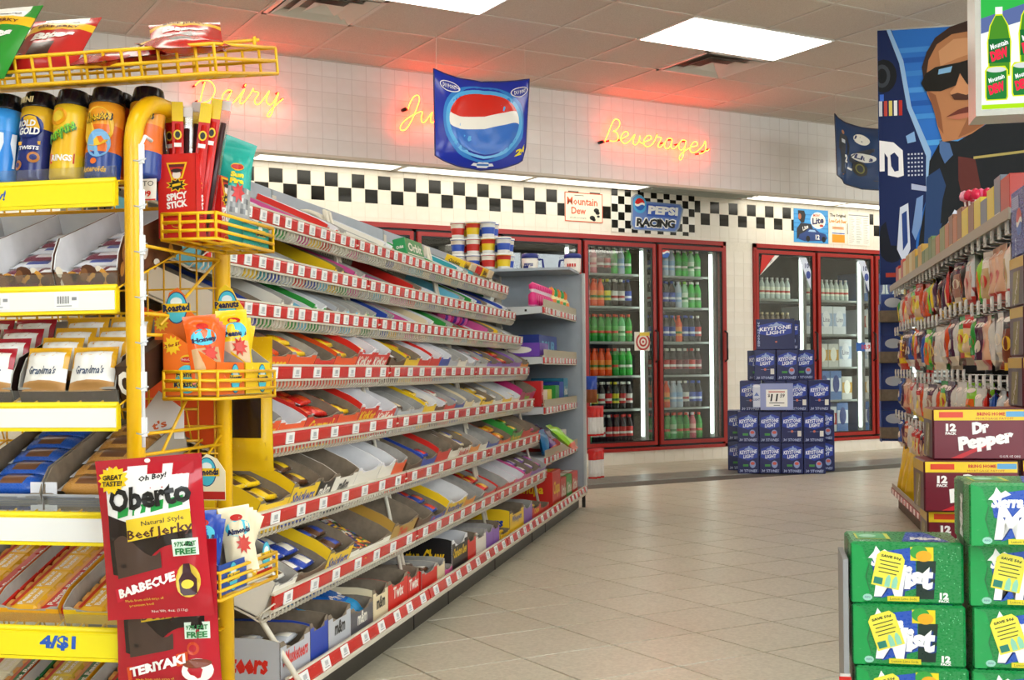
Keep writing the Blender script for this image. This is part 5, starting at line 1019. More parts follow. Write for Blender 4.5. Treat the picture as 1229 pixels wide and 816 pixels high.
# clip strip with the big jerky bags
t = thing('clip_strip', 'white plastic clip strip hanging beside the yellow post', 'clip strip', MV(2.05, -1.113, .72)); m = MB(); m.tube([(0, 0, 0), (0, 0, .55), (.004, .01, .57), (.006, .03, .565)], .0035, C('#e9ebee', .3), 8); part('rod', m, t)
for k in range(7):
    m = MB(); z = .02 + .083 * k; m.box(.0, -.008, z, .009, -.002, z + .035, C('#e9ebee', .3)); m.tube([(-.012, -.004, z + .006), (0, -.008, z + .004), (.014, -.006, z + .008)], .0016, C('#c9ccd0', .3), 5); m.xf(RY(R(9)) if 0 else Matrix()); part('clip', m, t)
m = MB(); m.box(-.006, -.012, 0, .048, -.010, .042, C('#ecebe6', .4)); f = Fr((.021, -.012, .021), (1, 0, 0), (0, 0, 1)); m.text(f, 'FRITO', 0, .012, .01, C('#3a3a3c'), .0006, .044); m.text(f, '99', .008, -.008, .012, C('#c8281e'), .0006, .018, .04); m.rect(f, -.027, -.021, .027, -.018, C('#c8281e'), .0005); one('price_card', m, 'small white price card tied to the yellow post', 'price card', MV(2.16, -1.184, 1.185) @ RX(R(-4)))
def big_jerky(flav):
    A, W, D_, Yl, Shine = C('#b31a2a', .16), C('#eeeeec', .18), C('#241815', .1), C('#e8c832', .2), C('#4a3830', .1)
    h, w_ = .288, .208
    def z(s, q): return A
    def b(m, f):
        K = C('#141414', .3); n = 16; xs = [-.082 + .164 * i / n for i in range(n + 1)]
        strip(m, f, xs, [-.098 - .02 * math.sin(3 * i / n) for i in range(n + 1)], [-.014] * (n + 1), W, .0)
        strip(m, f, xs, [-.205 + .05 * (i / n) - .012 * math.sin(7 * i / n) for i in range(n + 1)], [-.098 - .02 * math.sin(3 * i / n) for i in range(n + 1)], D_, .0)
        strip(m, f, xs[1:n // 3 * 2 + 1], [-.215 + .03 * (i / n) for i in range(1, n // 3 * 2 + 1)], [-.155 + .02 * math.sin(9 * i / n) for i in range(1, n // 3 * 2 + 1)], Shine, .0004)  # lighter brown band: a highlight painted into the dark window
        strip(m, f, xs[4:], [-.152 + .02 * i / n for i in range(4, n + 1)], [-.112 + .016 * i / n for i in range(4, n + 1)], Yl, .0006)
        m.poly(f, [(-.07, -.012), (-.04, -.01), (-.04, -.022), (-.07, -.024)], A, .0004); m.rect(f, .0, -.03, .03, -.01, A, .0004); m.rect(f, .05, -.034, .09, -.012, A, .0004)
        m.star(f, -.068, -.036, .032, .025, C('#f0c81e', .25), .0022, 14, .8); m.text(f, 'GREAT', -.068, -.031, .009, K, .0046, .04, .03); m.text(f, 'TASTE!', -.068, -.042, .009, K, .0046, .042, .03)
        m.text(f, 'Oh Boy!', .012, -.036, .013, K, .001, .055, .03, 0, .1); m.text(f, 'Oberto', .012, -.07, .042, C('#1f8a3a', .25), .0008, .155, .03, 0, .06) if 0 else None
        for i in range(4): m.poly(f, [(-.06 + .035 * i, -.105 + .004 * i), (-.035 + .035 * i, -.1 + .004 * i), (-.032 + .035 * i, -.085 + .005 * i), (-.058 + .035 * i, -.09 + .005 * i)], C('#1f9a44', .25), .0006)
        m.text(f, 'Oberto', .006, -.068, .042, K, .0024, .162, .045, 0, .07)
        m.text(f, 'Natural Style', .03, -.114, .011, C('#3a2a20'), .0008, .08, .01, .1, .08); m.text(f, 'Beef Jerky', .022, -.133, .022, C('#4a1f14'), .001, .125, .02, .1, .08)
        m.rect(f, .045, -.178, .092, -.148, C('#dff0e0', .25), .0026); m.text(f, '97% FAT', .069, -.157, .009, C('#1f7a3a'), .0042, .04, .03); m.text(f, 'FREE', .069, -.17, .011, C('#1f7a3a'), .0042, .038, .04)
        m.poly(f, [(-.08, -.232), (.05, -.2), (.05, -.222), (-.078, -.256)] if flav != 'x' else [], C('#c81f34' if flav == 'BARBECUE' else '#d8501e', .2), .0012); m.text(f, flav, -.013, -.226, .017, C('#f6f2ee', .25), .002, .12, .05, .1, .24)
        m.text(f, 'Made from solid strips of', -.02, -.252, .006, C('#e8c832'), .001, .08, 0, 0, .05); m.text(f, 'premium beef', -.03, -.262, .006, C('#e8c832'), .001, .05, 0, 0, .05); m.text(f, 'Net Wt. 4oz. (113g)', .02, -.276, .006, C('#f0ece4'), .001, .07)
        if flav == 'BARBECUE': m.ell(f, .068, -.222, .022, .03, C('#d8b83a', .25), .0012, 20); m.poly(f, [(.054, -.248), (.082, -.248), (.084, -.22), (.076, -.208), (.074, -.192), (.062, -.192), (.06, -.208), (.052, -.22)], C('#3a1420', .2), .0018); m.ell(f, .068, -.228, .011, .008, C('#e8c832'), .0024, 14)
        else: m.ell(f, .066, -.235, .028, .022, C('#f0ece4', .25), .0012, 20); m.ell(f, .066, -.222, .026, .008, C('#7a3a24', .25), .0018, 20); m.ell(f, .06, -.195, .012, .012, C('#c8401e', .25), .0016, 14); m.ell(f, .06, -.195, .007, .007, A, .0022, 14)
        m.ell(f, -.055, -.19, .006, .004, C('#2a1c18'), .001) ; m.ell(f, 0, -.006, .006, .004, M_WHITE, .001, 12)
    return bagmesh(w_, h, .04, z, 'jerky_bag', b, None, 11 if flav == 'BARBECUE' else 17, .04)
one('jerky_bag', big_jerky('BARBECUE'), 'large red barbecue jerky bag hanging from the clip strip', 'jerky bag', MV(2.012, -1.085, .705) @ RY(R(-4.5)))
one('jerky_bag', big_jerky('TERIYAKI'), 'large red teriyaki jerky bag hanging below the barbecue bag', 'jerky bag', MV(2.064, -1.083, .55) @ RY(R(-2)))

# side basket one: spicy stick boxes and sunflower bags
def stickbox(m, f, w_, h):
    Yw, K = C('#f0c81e', .3), C('#1c140e', .4); p = m
    p.poly(f, [(-.022, .062), (.022, .062), (.012, .03), (-.012, .03)], Yw, .0005); p.poly(f, [(-.018, .059), (.018, .059), (.009, .033), (-.009, .033)], C('#c8241e', .3), .0009); p.rect(f, -.016, .053, .016, .058, C('#5a1210'), .0014)
    p.ell(f, 0, .038, .009, .008, C('#e8ddd0'), .0014, 12); p.ell(f, 0, .046, .012, .004, K, .0018, 12); p.star(f, .0, .018, .024, .015, Yw, .0012, 9, .62); p.star(f, .0, .018, .019, .012, K, .0018, 9, .62); p.poly(f, [(-.009, .014), (.009, .017), (.009, .022), (-.009, .019)], Yw, .0024)
    p.text(f, 'SPICY', 0, -.004, .014, C('#f4f0ea'), .0012, .044, .05, 0, .12); p.text(f, 'STICK', 0, -.02, .014, C('#f4f0ea'), .0012, .044, .05, 0, .12); p.rect(f, -.03, -.041, .03, -.0395, C('#7a1410'), .0006); p.rect(f, -.03, -.045, .025, -.0435, C('#7a1410'), .0006); p.ell(f, 0, -.06, .012, .006, C('#e8b81e'), .0008, 14); p.ell(f, 0, -.06, .011, .004, C('#c8241e'), .0012, 14)
def spicy(v, u, lab, w_=.08, d=.085, h=.165, sticks=True):
    z = SB[0][0] + .005; t = thing('stick_box', lab, 'display box', MV(u, v, z)); m = MB(); Rr = C('#d21f1c', .3); x = w_ / 2
    for a in ((-x, 0, 0, x, .002, h), (-x, d - .002, 0, x, d, h), (-x, 0, 0, -x + .002, d, h), (x - .002, 0, 0, x, d, h), (-x, 0, 0, x, d, .002)): m.box(*a, Rr)
    part('box', m, t); p = MB(); stickbox(p, Fr((0, 0, h * .52), (1, 0, 0), (0, 0, 1)), w_, h); stickbox(p, Fr((x, d / 2, h * .52), (0, 1, 0), (0, 0, 1)), d, h); part('print', p, t)
    if not sticks: return
    kinds = [('red', C('#c8201e', .25), C('#e8c81e', .25)), ('clear', C('#3a1a20', .3), C('#e6dfe0', .25))]
    for i in range(11):
        q, (nm, a, b_) = i, kinds[0 if i in (2, 3, 4, 7, 8, 9) else 1]; vv = v - .034 + .0068 * i; lean = R(-8 + 1.9 * i); L_ = .268 + random.uniform(-.01, .012)
        m = MB(); m.tube([(0, 0, 0), (0, 0, L_ * .84)], .0058, a if nm == 'red' else a, 8); m.bbox(-.011, -.0012, .0, .011, .0012, L_, a if nm == 'red' else FILM, .0005); m.bbox(-.011, -.0018, L_ * .86 if nm == 'red' else L_ * .93, .011, .0018, L_ + .001, b_, .0005)
        if nm == 'red':
            f = Fr((0, -.0062, L_ * .72), (1, 0, 0), (0, 0, 1)); m.ell(f, 0, .01, .008, .01, C('#e8c81e'), .0, 12); m.ell(f, 0, .01, .005, .007, M_BLACK, .0004, 12); m.rect(f, -.007, -.014, .007, -.006, M_WHITE, .0)
        one('meat_stick', m, f'{"red and yellow wrapped" if nm == "red" else "clear wrapped dark"} meat stick, {ORD[i]} from the left in the red box', 'meat stick', MV(u + .022 + .012 * (i % 4), vv, z + .003) @ RY(lean) @ RZ(R((i * 37) % 50 - 25)), 'meat sticks in the red box')
spicy(-1.124, 2.212, 'red spicy stick box with yellow badge in the upper side basket'); spicy(-1.112, 2.302, 'second red spicy stick box behind the front one', .075, .05, .135, False)
def pouch_tray(k, u0, u1, col, inner, back_h, front_h, lab, build_front, build_side=None):
    """tray that faces the aisle: tall back, low front; local x along the aisle, y away from it"""
    z = SB[k][0] + .005; w_ = u1 - u0; d = .112; t = thing('snack_tray', lab, 'display tray', MU(u0, RV1 + .118, z)); A = C(col, .35); m = MB(); tt = .002; I = {'g': M_CARDG, 'w': M_CARDW}[inner]
    sd = [(0, 0), (d, 0), (d, back_h), (d * .82, back_h), (0, front_h)]
    m.prism(sd, 0, 0, tt, A, (A, I)); m.prism(sd, 0, w_ - tt, w_, A, (I, A)); m.box(0, 0, 0, w_, tt, front_h, A); m.box(0, d - tt, 0, w_, d, back_h, A); m.box(0, 0, 0, w_, d, tt, I); part('tray', m, t)
    p = MB(); build_front(p, Fr((w_ / 2, 0, front_h / 2), (1, 0, 0), (0, 0, 1)), w_, front_h)
    if build_side: build_side(p, Fr((0, d, 0), (0, -1, 0), (0, 0, 1)), d)
    part('print', p, t); return t
def badge(p, f, txt, cx, cy, r, c1='#4ac0d8', c2='#1a3a78', c3='#f0c81e'):
    p.ell(f, cx, cy, r * .72, r, C(c2, .3), .0006, 20); p.ell(f, cx, cy, r * .66, r * .93, C(c1, .3), .001, 20); p.ell(f, cx, cy + r * .35, r * .4, r * .3, C('#e8f4f4', .3), .0014, 16); p.rect(f, cx - r * .95, cy - r * .28, cx + r * .95, cy + r * .25, C(c3, .3), .0016); p.text(f, txt, cx, cy, r * .5, C('#16204a'), .0022, r * 1.8, .05, 0, .05)
def seedbag(tl):
    A, S = C('#1fa89a', .25), C('#9a9a98', .3)
    def z(s, q): return A if q < .5 else (C('#5a5c5e', .35), S, C('#c4c4c0', .3), C('#7c7e80', .35))[(int(s * 12) * 7 + int(q * 16) * 13 + int(s * 12) * int(q * 16) * 5) % 4]
    def b(m, f): m.ell(f, 0, -.045, .014, .008, C('#e8b81e'), 0, 14); m.ell(f, 0, -.045, .013, .0055, C('#c8241e'), .0004, 14); m.text(f, 'Sun', 0, -.062, .012, C('#f0d81e'), .0004, .028, .06, .1); m.text(f, 'Fire', 0, -.076, .012, C('#f0d81e'), .0004, .03, .06, .1); m.star(f, .004, -.1, .016, .008, C('#c8241e'), .0004, 7, 1.5)
    return bagmesh(.072, .175, .03, z, 'seed_bag', b, ('seed',), 21)
pouch_tray(0, 2.335, 2.468, '#1a9a90', 'w', .1, .042, 'teal sunflower seed tray in the upper side basket', lambda p, f, w_, h: badge(p, f, 'Sun', .02, .008, .026, '#1fa89a', '#14605a'))
for i in range(3): one('seed_bag', seedbag(0), f'teal topped sunflower seed bag, {("nearest", "middle", "farthest")[i]} in the teal tray', 'seed bag', MU(2.37 + .04 * i, -1.07 - .012 * i, 1.322 + .016 * i) @ RZ(R(-48)) @ RX(R(-7 + 9 * (i == 2))) @ RY(R(6 + 5 * i)), 'sunflower seed bags')
# side basket two: peanut trays
def nutbag(a, txt, seed, nut='#c8a070'):
    A, N = C(a, .22), C(nut, .4)
    def z(s, q): return A if (q < .52 or s < .1 or s > .9) else N
    def b(m, f): m.ell(f, 0, -.024, .013, .007, C('#c8241e'), 0, 14); m.ell(f, 0, -.046, .026, .017, C('#4ac0d8'), .0, 18); m.text(f, txt, 0, -.052, .012, C('#16204a'), .0006, .05, .06, 0, .05); m.star(f, .006, -.08, .018, .01, C('#c8321e'), .0006, 9, 1.2)
    return bagmesh(.066, .135, .03, z, 'nut_bag', b, ('nut', a, txt, seed), seed)
def orange_side(p, f, d):
    p.star(f, .02, .1, .02, .013, C('#f0c81e', .3), .0008, 11); p.text(f, '2 for $1', .02, .1, .008, C('#8a1410'), .0014, .03, .04, 0, .2); p.ell(f, .052, .072, .016, .009, C('#e8b81e'), .0008, 16); p.ell(f, .052, .071, .015, .006, C('#c8241e'), .0012, 16); p.text(f, 'FritoLay', .052, .071, .006, C('#f4f0ea'), .0018, .024)
    p.ell(f, .05, .033, .024, .028, C('#4ac0d8', .3), .0006, 20); p.text(f, 'Honey', .05, .041, .014, C('#f0d81e'), .0018, .046, .1); p.text(f, 'Honey', .05, .041, .013, C('#16204a'), .0022, .043, .03); p.text(f, 'Roasted', .05, .024, .014, C('#f0d81e'), .0018, .056, .1); p.text(f, 'Roasted', .05, .024, .013, C('#16204a'), .0022, .053, .03)
pouch_tray(1, 2.205, 2.335, '#e8701c', 'g', .122, .066, 'orange honey roasted peanut tray in the middle side basket', lambda p, f, w_, h: badge(p, f, 'Honey', .02, .0, .03), orange_side)
pouch_tray(1, 2.34, 2.468, '#f0cc1e', 'g', .135, .066, 'yellow peanut tray in the middle side basket', lambda p, f, w_, h: badge(p, f, 'Peanuts', .02, .0, .03))
m = MB(); m.prism([(-.04, 0), (.05, 0), (.05, .05), (.03, .07), (.025, .095), (.01, .11), (-.008, .1), (-.015, .07), (-.04, .06)], 1, 0, .002, C('#e8701c', .35)); badge(m, Fr((.0, 0, .06), (1, 0, 0), (0, 0, 1)), 'Roasted', .008, .01, .032); m.star(Fr((.0, 0, .06), (1, 0, 0), (0, 0, 1)), -.025, -.02, .017, .011, C('#f0c81e', .3), .0008, 11); one('header_card', m, 'orange arched header card standing behind the orange peanut tray', 'header card', MV(2.24, -1.15, .915), 'peanut header cards')
m = MB(); m.prism([(-.03, 0), (.04, 0), (.04, .06), (.025, .08), (.015, .1), (.0, .11), (-.014, .1), (-.02, .07), (-.03, .06)], 1, 0, .002, C('#f0cc1e', .35)); badge(m, Fr((.0, 0, .06), (1, 0, 0), (0, 0, 1)), 'Peanuts', .004, .008, .03); one('header_card', m, 'yellow arched header card standing behind the yellow peanut tray', 'header card', MV(2.385, -1.105, .93), 'peanut header cards')
for i in range(4): one('nut_bag', nutbag('#e8601c', 'Honey', 31 + i % 2), f'orange honey roasted peanut bag, {ORD[i]} in the orange tray', 'nut bag', MU(2.23 + .027 * i, -1.09 - .005 * i, .968 - .004 * i) @ RZ(R(-50)) @ RX(R(-10)) @ RY(R(4 * i - 6)), 'honey roasted peanut bags')
for i in range(3): one('nut_bag', nutbag('#f0cc1e', 'Peanuts', 33, '#d8b890'), f'yellow peanut bag, {ORD[i]} in the yellow tray', 'nut bag', MU(2.366 + .033 * i, -1.085 - .004 * i, .985 - .012 * i) @ RZ(R(-50)) @ RX(R(-9)) @ RY(R(8 * i - 4)), 'yellow peanut bags')
# side basket three: almonds and cashews
pouch_tray(2, 2.205, 2.335, '#2a52a8', 'g', .12, .06, 'blue cashew tray in the lower side basket', lambda p, f, w_, h: badge(p, f, 'Cashews', .0, .0, .03))
pouch_tray(2, 2.34, 2.468, '#efe6c4', 'g', .11, .055, 'cream almond tray in the lower side basket', lambda p, f, w_, h: (badge(p, f, 'Almonds', .03, .02, .03), p.star(f, -.03, 0, .02, .012, C('#f0c81e', .3), .0008, 11), p.rect(f, -.02, -.022, .06, -.008, C('#b8241e'), .0008)))
for i in range(3): one('nut_bag', nutbag('#2a4aa8', 'Cashews', 35, '#e0c8a0'), f'blue cashew bag, {ORD[i]} in the blue tray', 'nut bag', MU(2.225 + .03 * i, -1.09 - .004 * i, .585 - .01 * i) @ RZ(R(-50)) @ RX(R(-8)) @ RY(R(5 * i)), 'cashew bags')
for i in range(5): one('nut_bag', nutbag('#efe6c4', 'Almonds', 36 + i % 2, '#e8dcb8'), f'cream almond bag, {ORD[i]} in the cream tray', 'nut bag', MU(2.345 + .03 * i, -1.075 - .004 * i, .58 - .006 * i) @ RZ(R(-52)) @ RX(R(-12)) @ RY(R(-6 + 7 * i)), 'almond bags')
m = MB(); m.prism([(-.035, 0), (.04, 0), (.04, .06), (.022, .085), (.0, .095), (-.018, .08), (-.035, .055)], 1, 0, .002, C('#efe6c4', .35)); badge(m, Fr((.0, 0, .05), (1, 0, 0), (0, 0, 1)), 'Almonds', .0, .008, .03); m.rect(Fr((0, 0, 0), (1, 0, 0), (0, 0, 1)), -.01, .002, .04, .018, C('#b8241e'), .0008); one('header_card', m, 'cream arched almond header card above the lower side basket', 'header card', MV(2.32, -1.12, .595))
# yellow pouch hanging behind the middle basket, and cards on the inner side
def ybag(m, f): m.text(f, 'Teriyaki', 0, -.095, .016, C('#8a5a4a'), .0004, .07, .03); m.rect(f, -.055, -.275, .055, -.235, C('#d8b01c'), .0004)
def zy(s, q): return C('#2a1a16', .2) if (.28 < q < .75 and abs(s - .5) < .36) else C('#c86a4a', .25) if (.22 < q < .28 and abs(s - .5) < .36) else C('#e4bc18', .25)
one('jerky_bag', bagmesh(.135, .30, .035, zy, 'jerky_bag', ybag, None, 44), 'tall yellow jerky bag with dark window hanging behind the middle side basket', 'jerky bag', MV(2.56, -1.135, .935) @ RZ(R(-12)))
m = MB(); m.prism([(0, 0), (.1, .0), (.1, .06), (.05, .1), (0, .03)], 1, 0, .002, C('#e8e4e0', .4)); m.text(Fr((0, 0, 0), (1, 0, 0), (0, 0, 1)), "t's", .05, .03, .016, C('#d8601c'), .0008, .03, .03, .1, .3); one('white_card', m, 'white and orange card leaning inside the rack side below the middle basket', 'card', MV(2.3, -1.27, .72) @ RZ(R(20)))

# ================================================================== RIGHT-HAND GONDOLA WITH HANGING BAGS
QV, QU0, QU1 = .755, 4.05, 7.75
bg_ = thing('bag_gondola', 'dark gondola of hanging candy bags on the right of the aisle', 'shelving', MV(QU0, QV, 0))
def qp(v, u, z): return (v - QV, u - QU0, z)
QL = QU1 - QU0; DK = C('#12110e', .7)  # near-black panel colour stands in for the shade below the top shelf
m = MB(); m.box(.03, 0, 0, .5, QL, .09, C('#5a4632', .6)); part('kick_plate', m, bg_)
m = MB(); m.box(0, 0, .09, .5, QL, .105, M_SHELF); m.box(-.006, 0, .085, 0, QL, .15, C('#a8a08c', .4)); part('base_deck', m, bg_)
m = MB(); m.box(-.012, 0, .09, -.006, QL, .125, M_RAIL); rl = part('base_rail', m, bg_)
for i in range(24):
    m = MB(); m.box(-.0135, .06 + .152 * i, .094, -.012, .11 + .152 * i, .121, M_WHITE); part('price_tag', m, rl)
m = MB(); m.box(.36, 0, .1, .38, QL, 1.45, DK); part('back_panel', m, bg_)
for u in (0, 1.22, 2.44, QL - .03): m = MB(); m.box(.33, u, .1, .36, u + .03, 1.47, M_GREY); part('upright', m, bg_)
m = MB(); m.box(.0, 0, 1.33, .36, QL, 1.345, M_GREY); m.box(-.008, 0, 1.312, 0, QL, 1.348, C('#a09684', .4)); part('top_shelf', m, bg_)
# peg hooks with white tag plates
hk = MB(); hk.tube([(0, 0, 0), (-.33, 0, .012), (-.345, 0, .02)], .003, M_CHROME, 6); hk.tube([(0, 0, .035), (-.345, 0, .04)], .0025, M_CHROME, 5); hk = hk.mesh('peg_hook')
pl = MB(); pl.box(-.352, -.02, .012, -.347, .02, .062, C('#d8d8d4', .4)); pl.box(-.354, -.016, .02, -.352, .016, .026, C('#b0b0ac', .4)); pl.box(-.354, -.012, .034, -.352, .012, .056, C('#eceae4', .4)); pl = pl.mesh('tag_plate')
def cbag(a, b, c, w_, h, t, win, seed):
    A, B_, D_ = C(a, .22), C(b, .25), C(c, .3)
    def z(s, q): return A if q < .26 else (B_ if (win and .3 < q < .85 and abs(s - .5) < .34) else (D_ if q > .8 else A))
    def bl(m, f): m.ell(f, 0, -h * .15, w_ * .3, h * .05, C('#f4f0e6'), .0002, 14); m.ell(f, 0, -h * .55, w_ * .25, h * .12, D_, .0002, 14)
    return bagmesh(w_, h, t, z, 'candy_bag', bl, ('cb', a, b, c, w_, h), seed)
CB = [('#c8281e', '#e8c8a0', '#f0d81e', 'red'), ('#8fce2f', '#e86a1c', '#2f9a3c', 'lime green'), ('#4a2440', '#a87a6a', '#d8c8b0', 'plum'), ('#e8ddd0', '#c8a878', '#c8281e', 'cream'), ('#e8c81e', '#5a3a24', '#c8321e', 'yellow'), ('#1c1a1c', '#7a3a24', '#e8b81e', 'black'),
      ('#d8501e', '#f0c89a', '#8a1f1e', 'orange'), ('#c9d0d2', '#d8b0a0', '#b8302a', 'silver clear'), ('#2f9a3c', '#e0d04a', '#c8281e', 'green'), ('#2a52a8', '#c86a3a', '#e8e0d0', 'blue'), ('#d9d4cc', '#b8402e', '#e8d8c0', 'clear and red'), ('#e0b090', '#c87a5a', '#b83a2a', 'peach')]
rs = random.Random(21); HZ = [1.262, 1.03, .76, .52]
for r, z in enumerate(HZ):
    n = (27, 26, 24, 22)[r]; u = QU0 + .12
    for i in range(n):
        u = QU0 + .12 + (QL - .24) * i / (n - 1); zz = z + (.02 if (i // 6) % 2 else 0)
        h_ = part('peg_hook', hk, bg_, TR(.36, u - QU0, zz)); part('tag_plate', pl, h_)
        a, b, c, nm = CB[rs.randrange(12)]; big = .2 if r != 3 else .17; me = cbag(a, b, c, .115, round(big * rs.choice([1, 1, .85]), 3), .045, rs.random() < .6, rs.randrange(5))
        for d in range(2):
            one('candy_bag', me, f'{nm} candy bag, {("front", "behind")[d]} on {ORD[i]} hook from the near end, {("top", "second", "third", "lowest")[r]} hook row', 'candy bag', MU(u + rs.uniform(-.01, .01), QV + .05 + .07 * d, zz + .008) @ RZ(math.pi + rs.uniform(-.35, .35)) @ RY(rs.uniform(-.05, .05)), f'candy bags on the {("top", "second", "third", "lowest")[r]} hook row')
# small boxes along the top shelf
pal = [('#b8382a', YE, 'red'), ('#c8a23a', RD, 'gold'), ('#7a8a4a', CR, 'olive'), ('#8a5a3a', YE, 'brown'), ('#6a7a8a', WH, 'slate'), ('#d8c890', RD, 'cream'), ('#5a7a3a', YE, 'green'), ('#b86a3a', CR, 'copper'), ('#e0c83a', RD, 'yellow')]; u = QU0 + .08; i = 0
while u < QU1 - .2:
    w_ = rs.choice([.11, .13, .15]); h = rs.choice([.1, .12, .14]) if u < 5.6 else rs.choice([.08, .1, .12]); c, tc, nm = pal[(i * 4 + i // 3) % 9]
    solid('cigar_box', f'{nm} small box, {ORD[i]} from the near end along the right-hand top shelf', 'small box', MU(u + w_, QV + .012, 1.346) @ RZ(math.pi), w_, .16, h, c, '', tc, None, 'small boxes on the right-hand top shelf'); u += w_ + .006; i += 1
t = thing('lollipop_tub', 'pink tub of lollipops standing on the right-hand top shelf', 'tub', MU(6.1, QV + .24, 1.346) @ Matrix.Scale(1.55, 4)); m = MB(); m.lathe([(.05, 0), (.055, .1), (.05, .1)], C('#d83a7a', .3), 14); part('tub', m, t); m = MB()
for k in range(14):
    a = 2.4 * k; r_ = .045 * math.sqrt(k / 14); x, y = r_ * math.cos(a), r_ * math.sin(a); m = MB(); m.tube([(x * .6, y * .6, .02), (x, y, .19)], .003, M_WHITE, 5); m.lathe([(.001, 0), (.014, .006), (.016, .018), (.012, .03), (.001, .036)], C(('#d81f4a', '#e85a8a', '#e8a0b8')[k % 3], .25), 8, (x, y, .185)); part('lollipop', m, t)
# bags standing and packets lying on the base deck
for i in range(3):
    def zc(s, q): return C('#e0b41e', .25) if (s < .6) else C('#7a7f88', .25)
    one('chip_bag', bagmesh(.17, .3, .06, zc, 'chip_bag', None, ('chip',), 8), f'yellow and grey snack bag leaning on the base deck, {ORD[i]} from the far end', 'snack bag', MU(7.55 - .2 * i, QV + .10, .40) @ RZ(R(215)) @ RX(R(-12)), 'yellow snack bags on the base deck')
for i in range(14):
    c = [('#2a5fb0', 'blue'), ('#e0dcd4', 'white'), ('#1c1a1c', 'black'), ('#c8281e', 'red'), ('#d8b890', 'tan')][i % 5]
    one('snack_packet', barmesh(.13, .07, .03, c[0], '#e8e4da', '#b8bcc2'), f'{c[1]} flat snack packet, {ORD[i]} from the near end on the right-hand base deck', 'packet', MU(4.35 + .19 * i, QV + .06 + .03 * (i % 2), .106) @ RZ(R(20 * (i % 3) - 20)), 'flat packets on the right-hand base deck')
# blue wing display at the far end
t = thing('wing_display', 'narrow blue display with brown card trays at the far end of the right-hand gondola', 'display', MV(7.8, .77, .40)); m = MB(); m.box(-.08, .05, 0, .08, .07, .84, C('#23479a', .35)); m.box(-.08, -.03, 0, -.074, .06, .84, C('#23479a', .35)); part('panel', m, t)
for z in (0.02, .25, .48, .73):
    m = MB(); m.box(-.082, -.06, z, .07, -.056, z + .07, M_CARD); m.box(-.082, -.06, z, -.078, .05, z + .07, M_CARD); m.box(-.082, -.06, z, .07, .05, z + .004, M_CARD); part('tray', m, t)
    m = MB(); m.ell(Fr((.0, -.0005, z + .12), (1, 0, 0), (0, 0, 1)), 0, 0, .05, .03, C('#d8dce4'), 0, 16); m.box(-.07, 0, z + .005, .065, .045, z + .17, C('#1f3f90', .35)); part('blue_box', m, t)

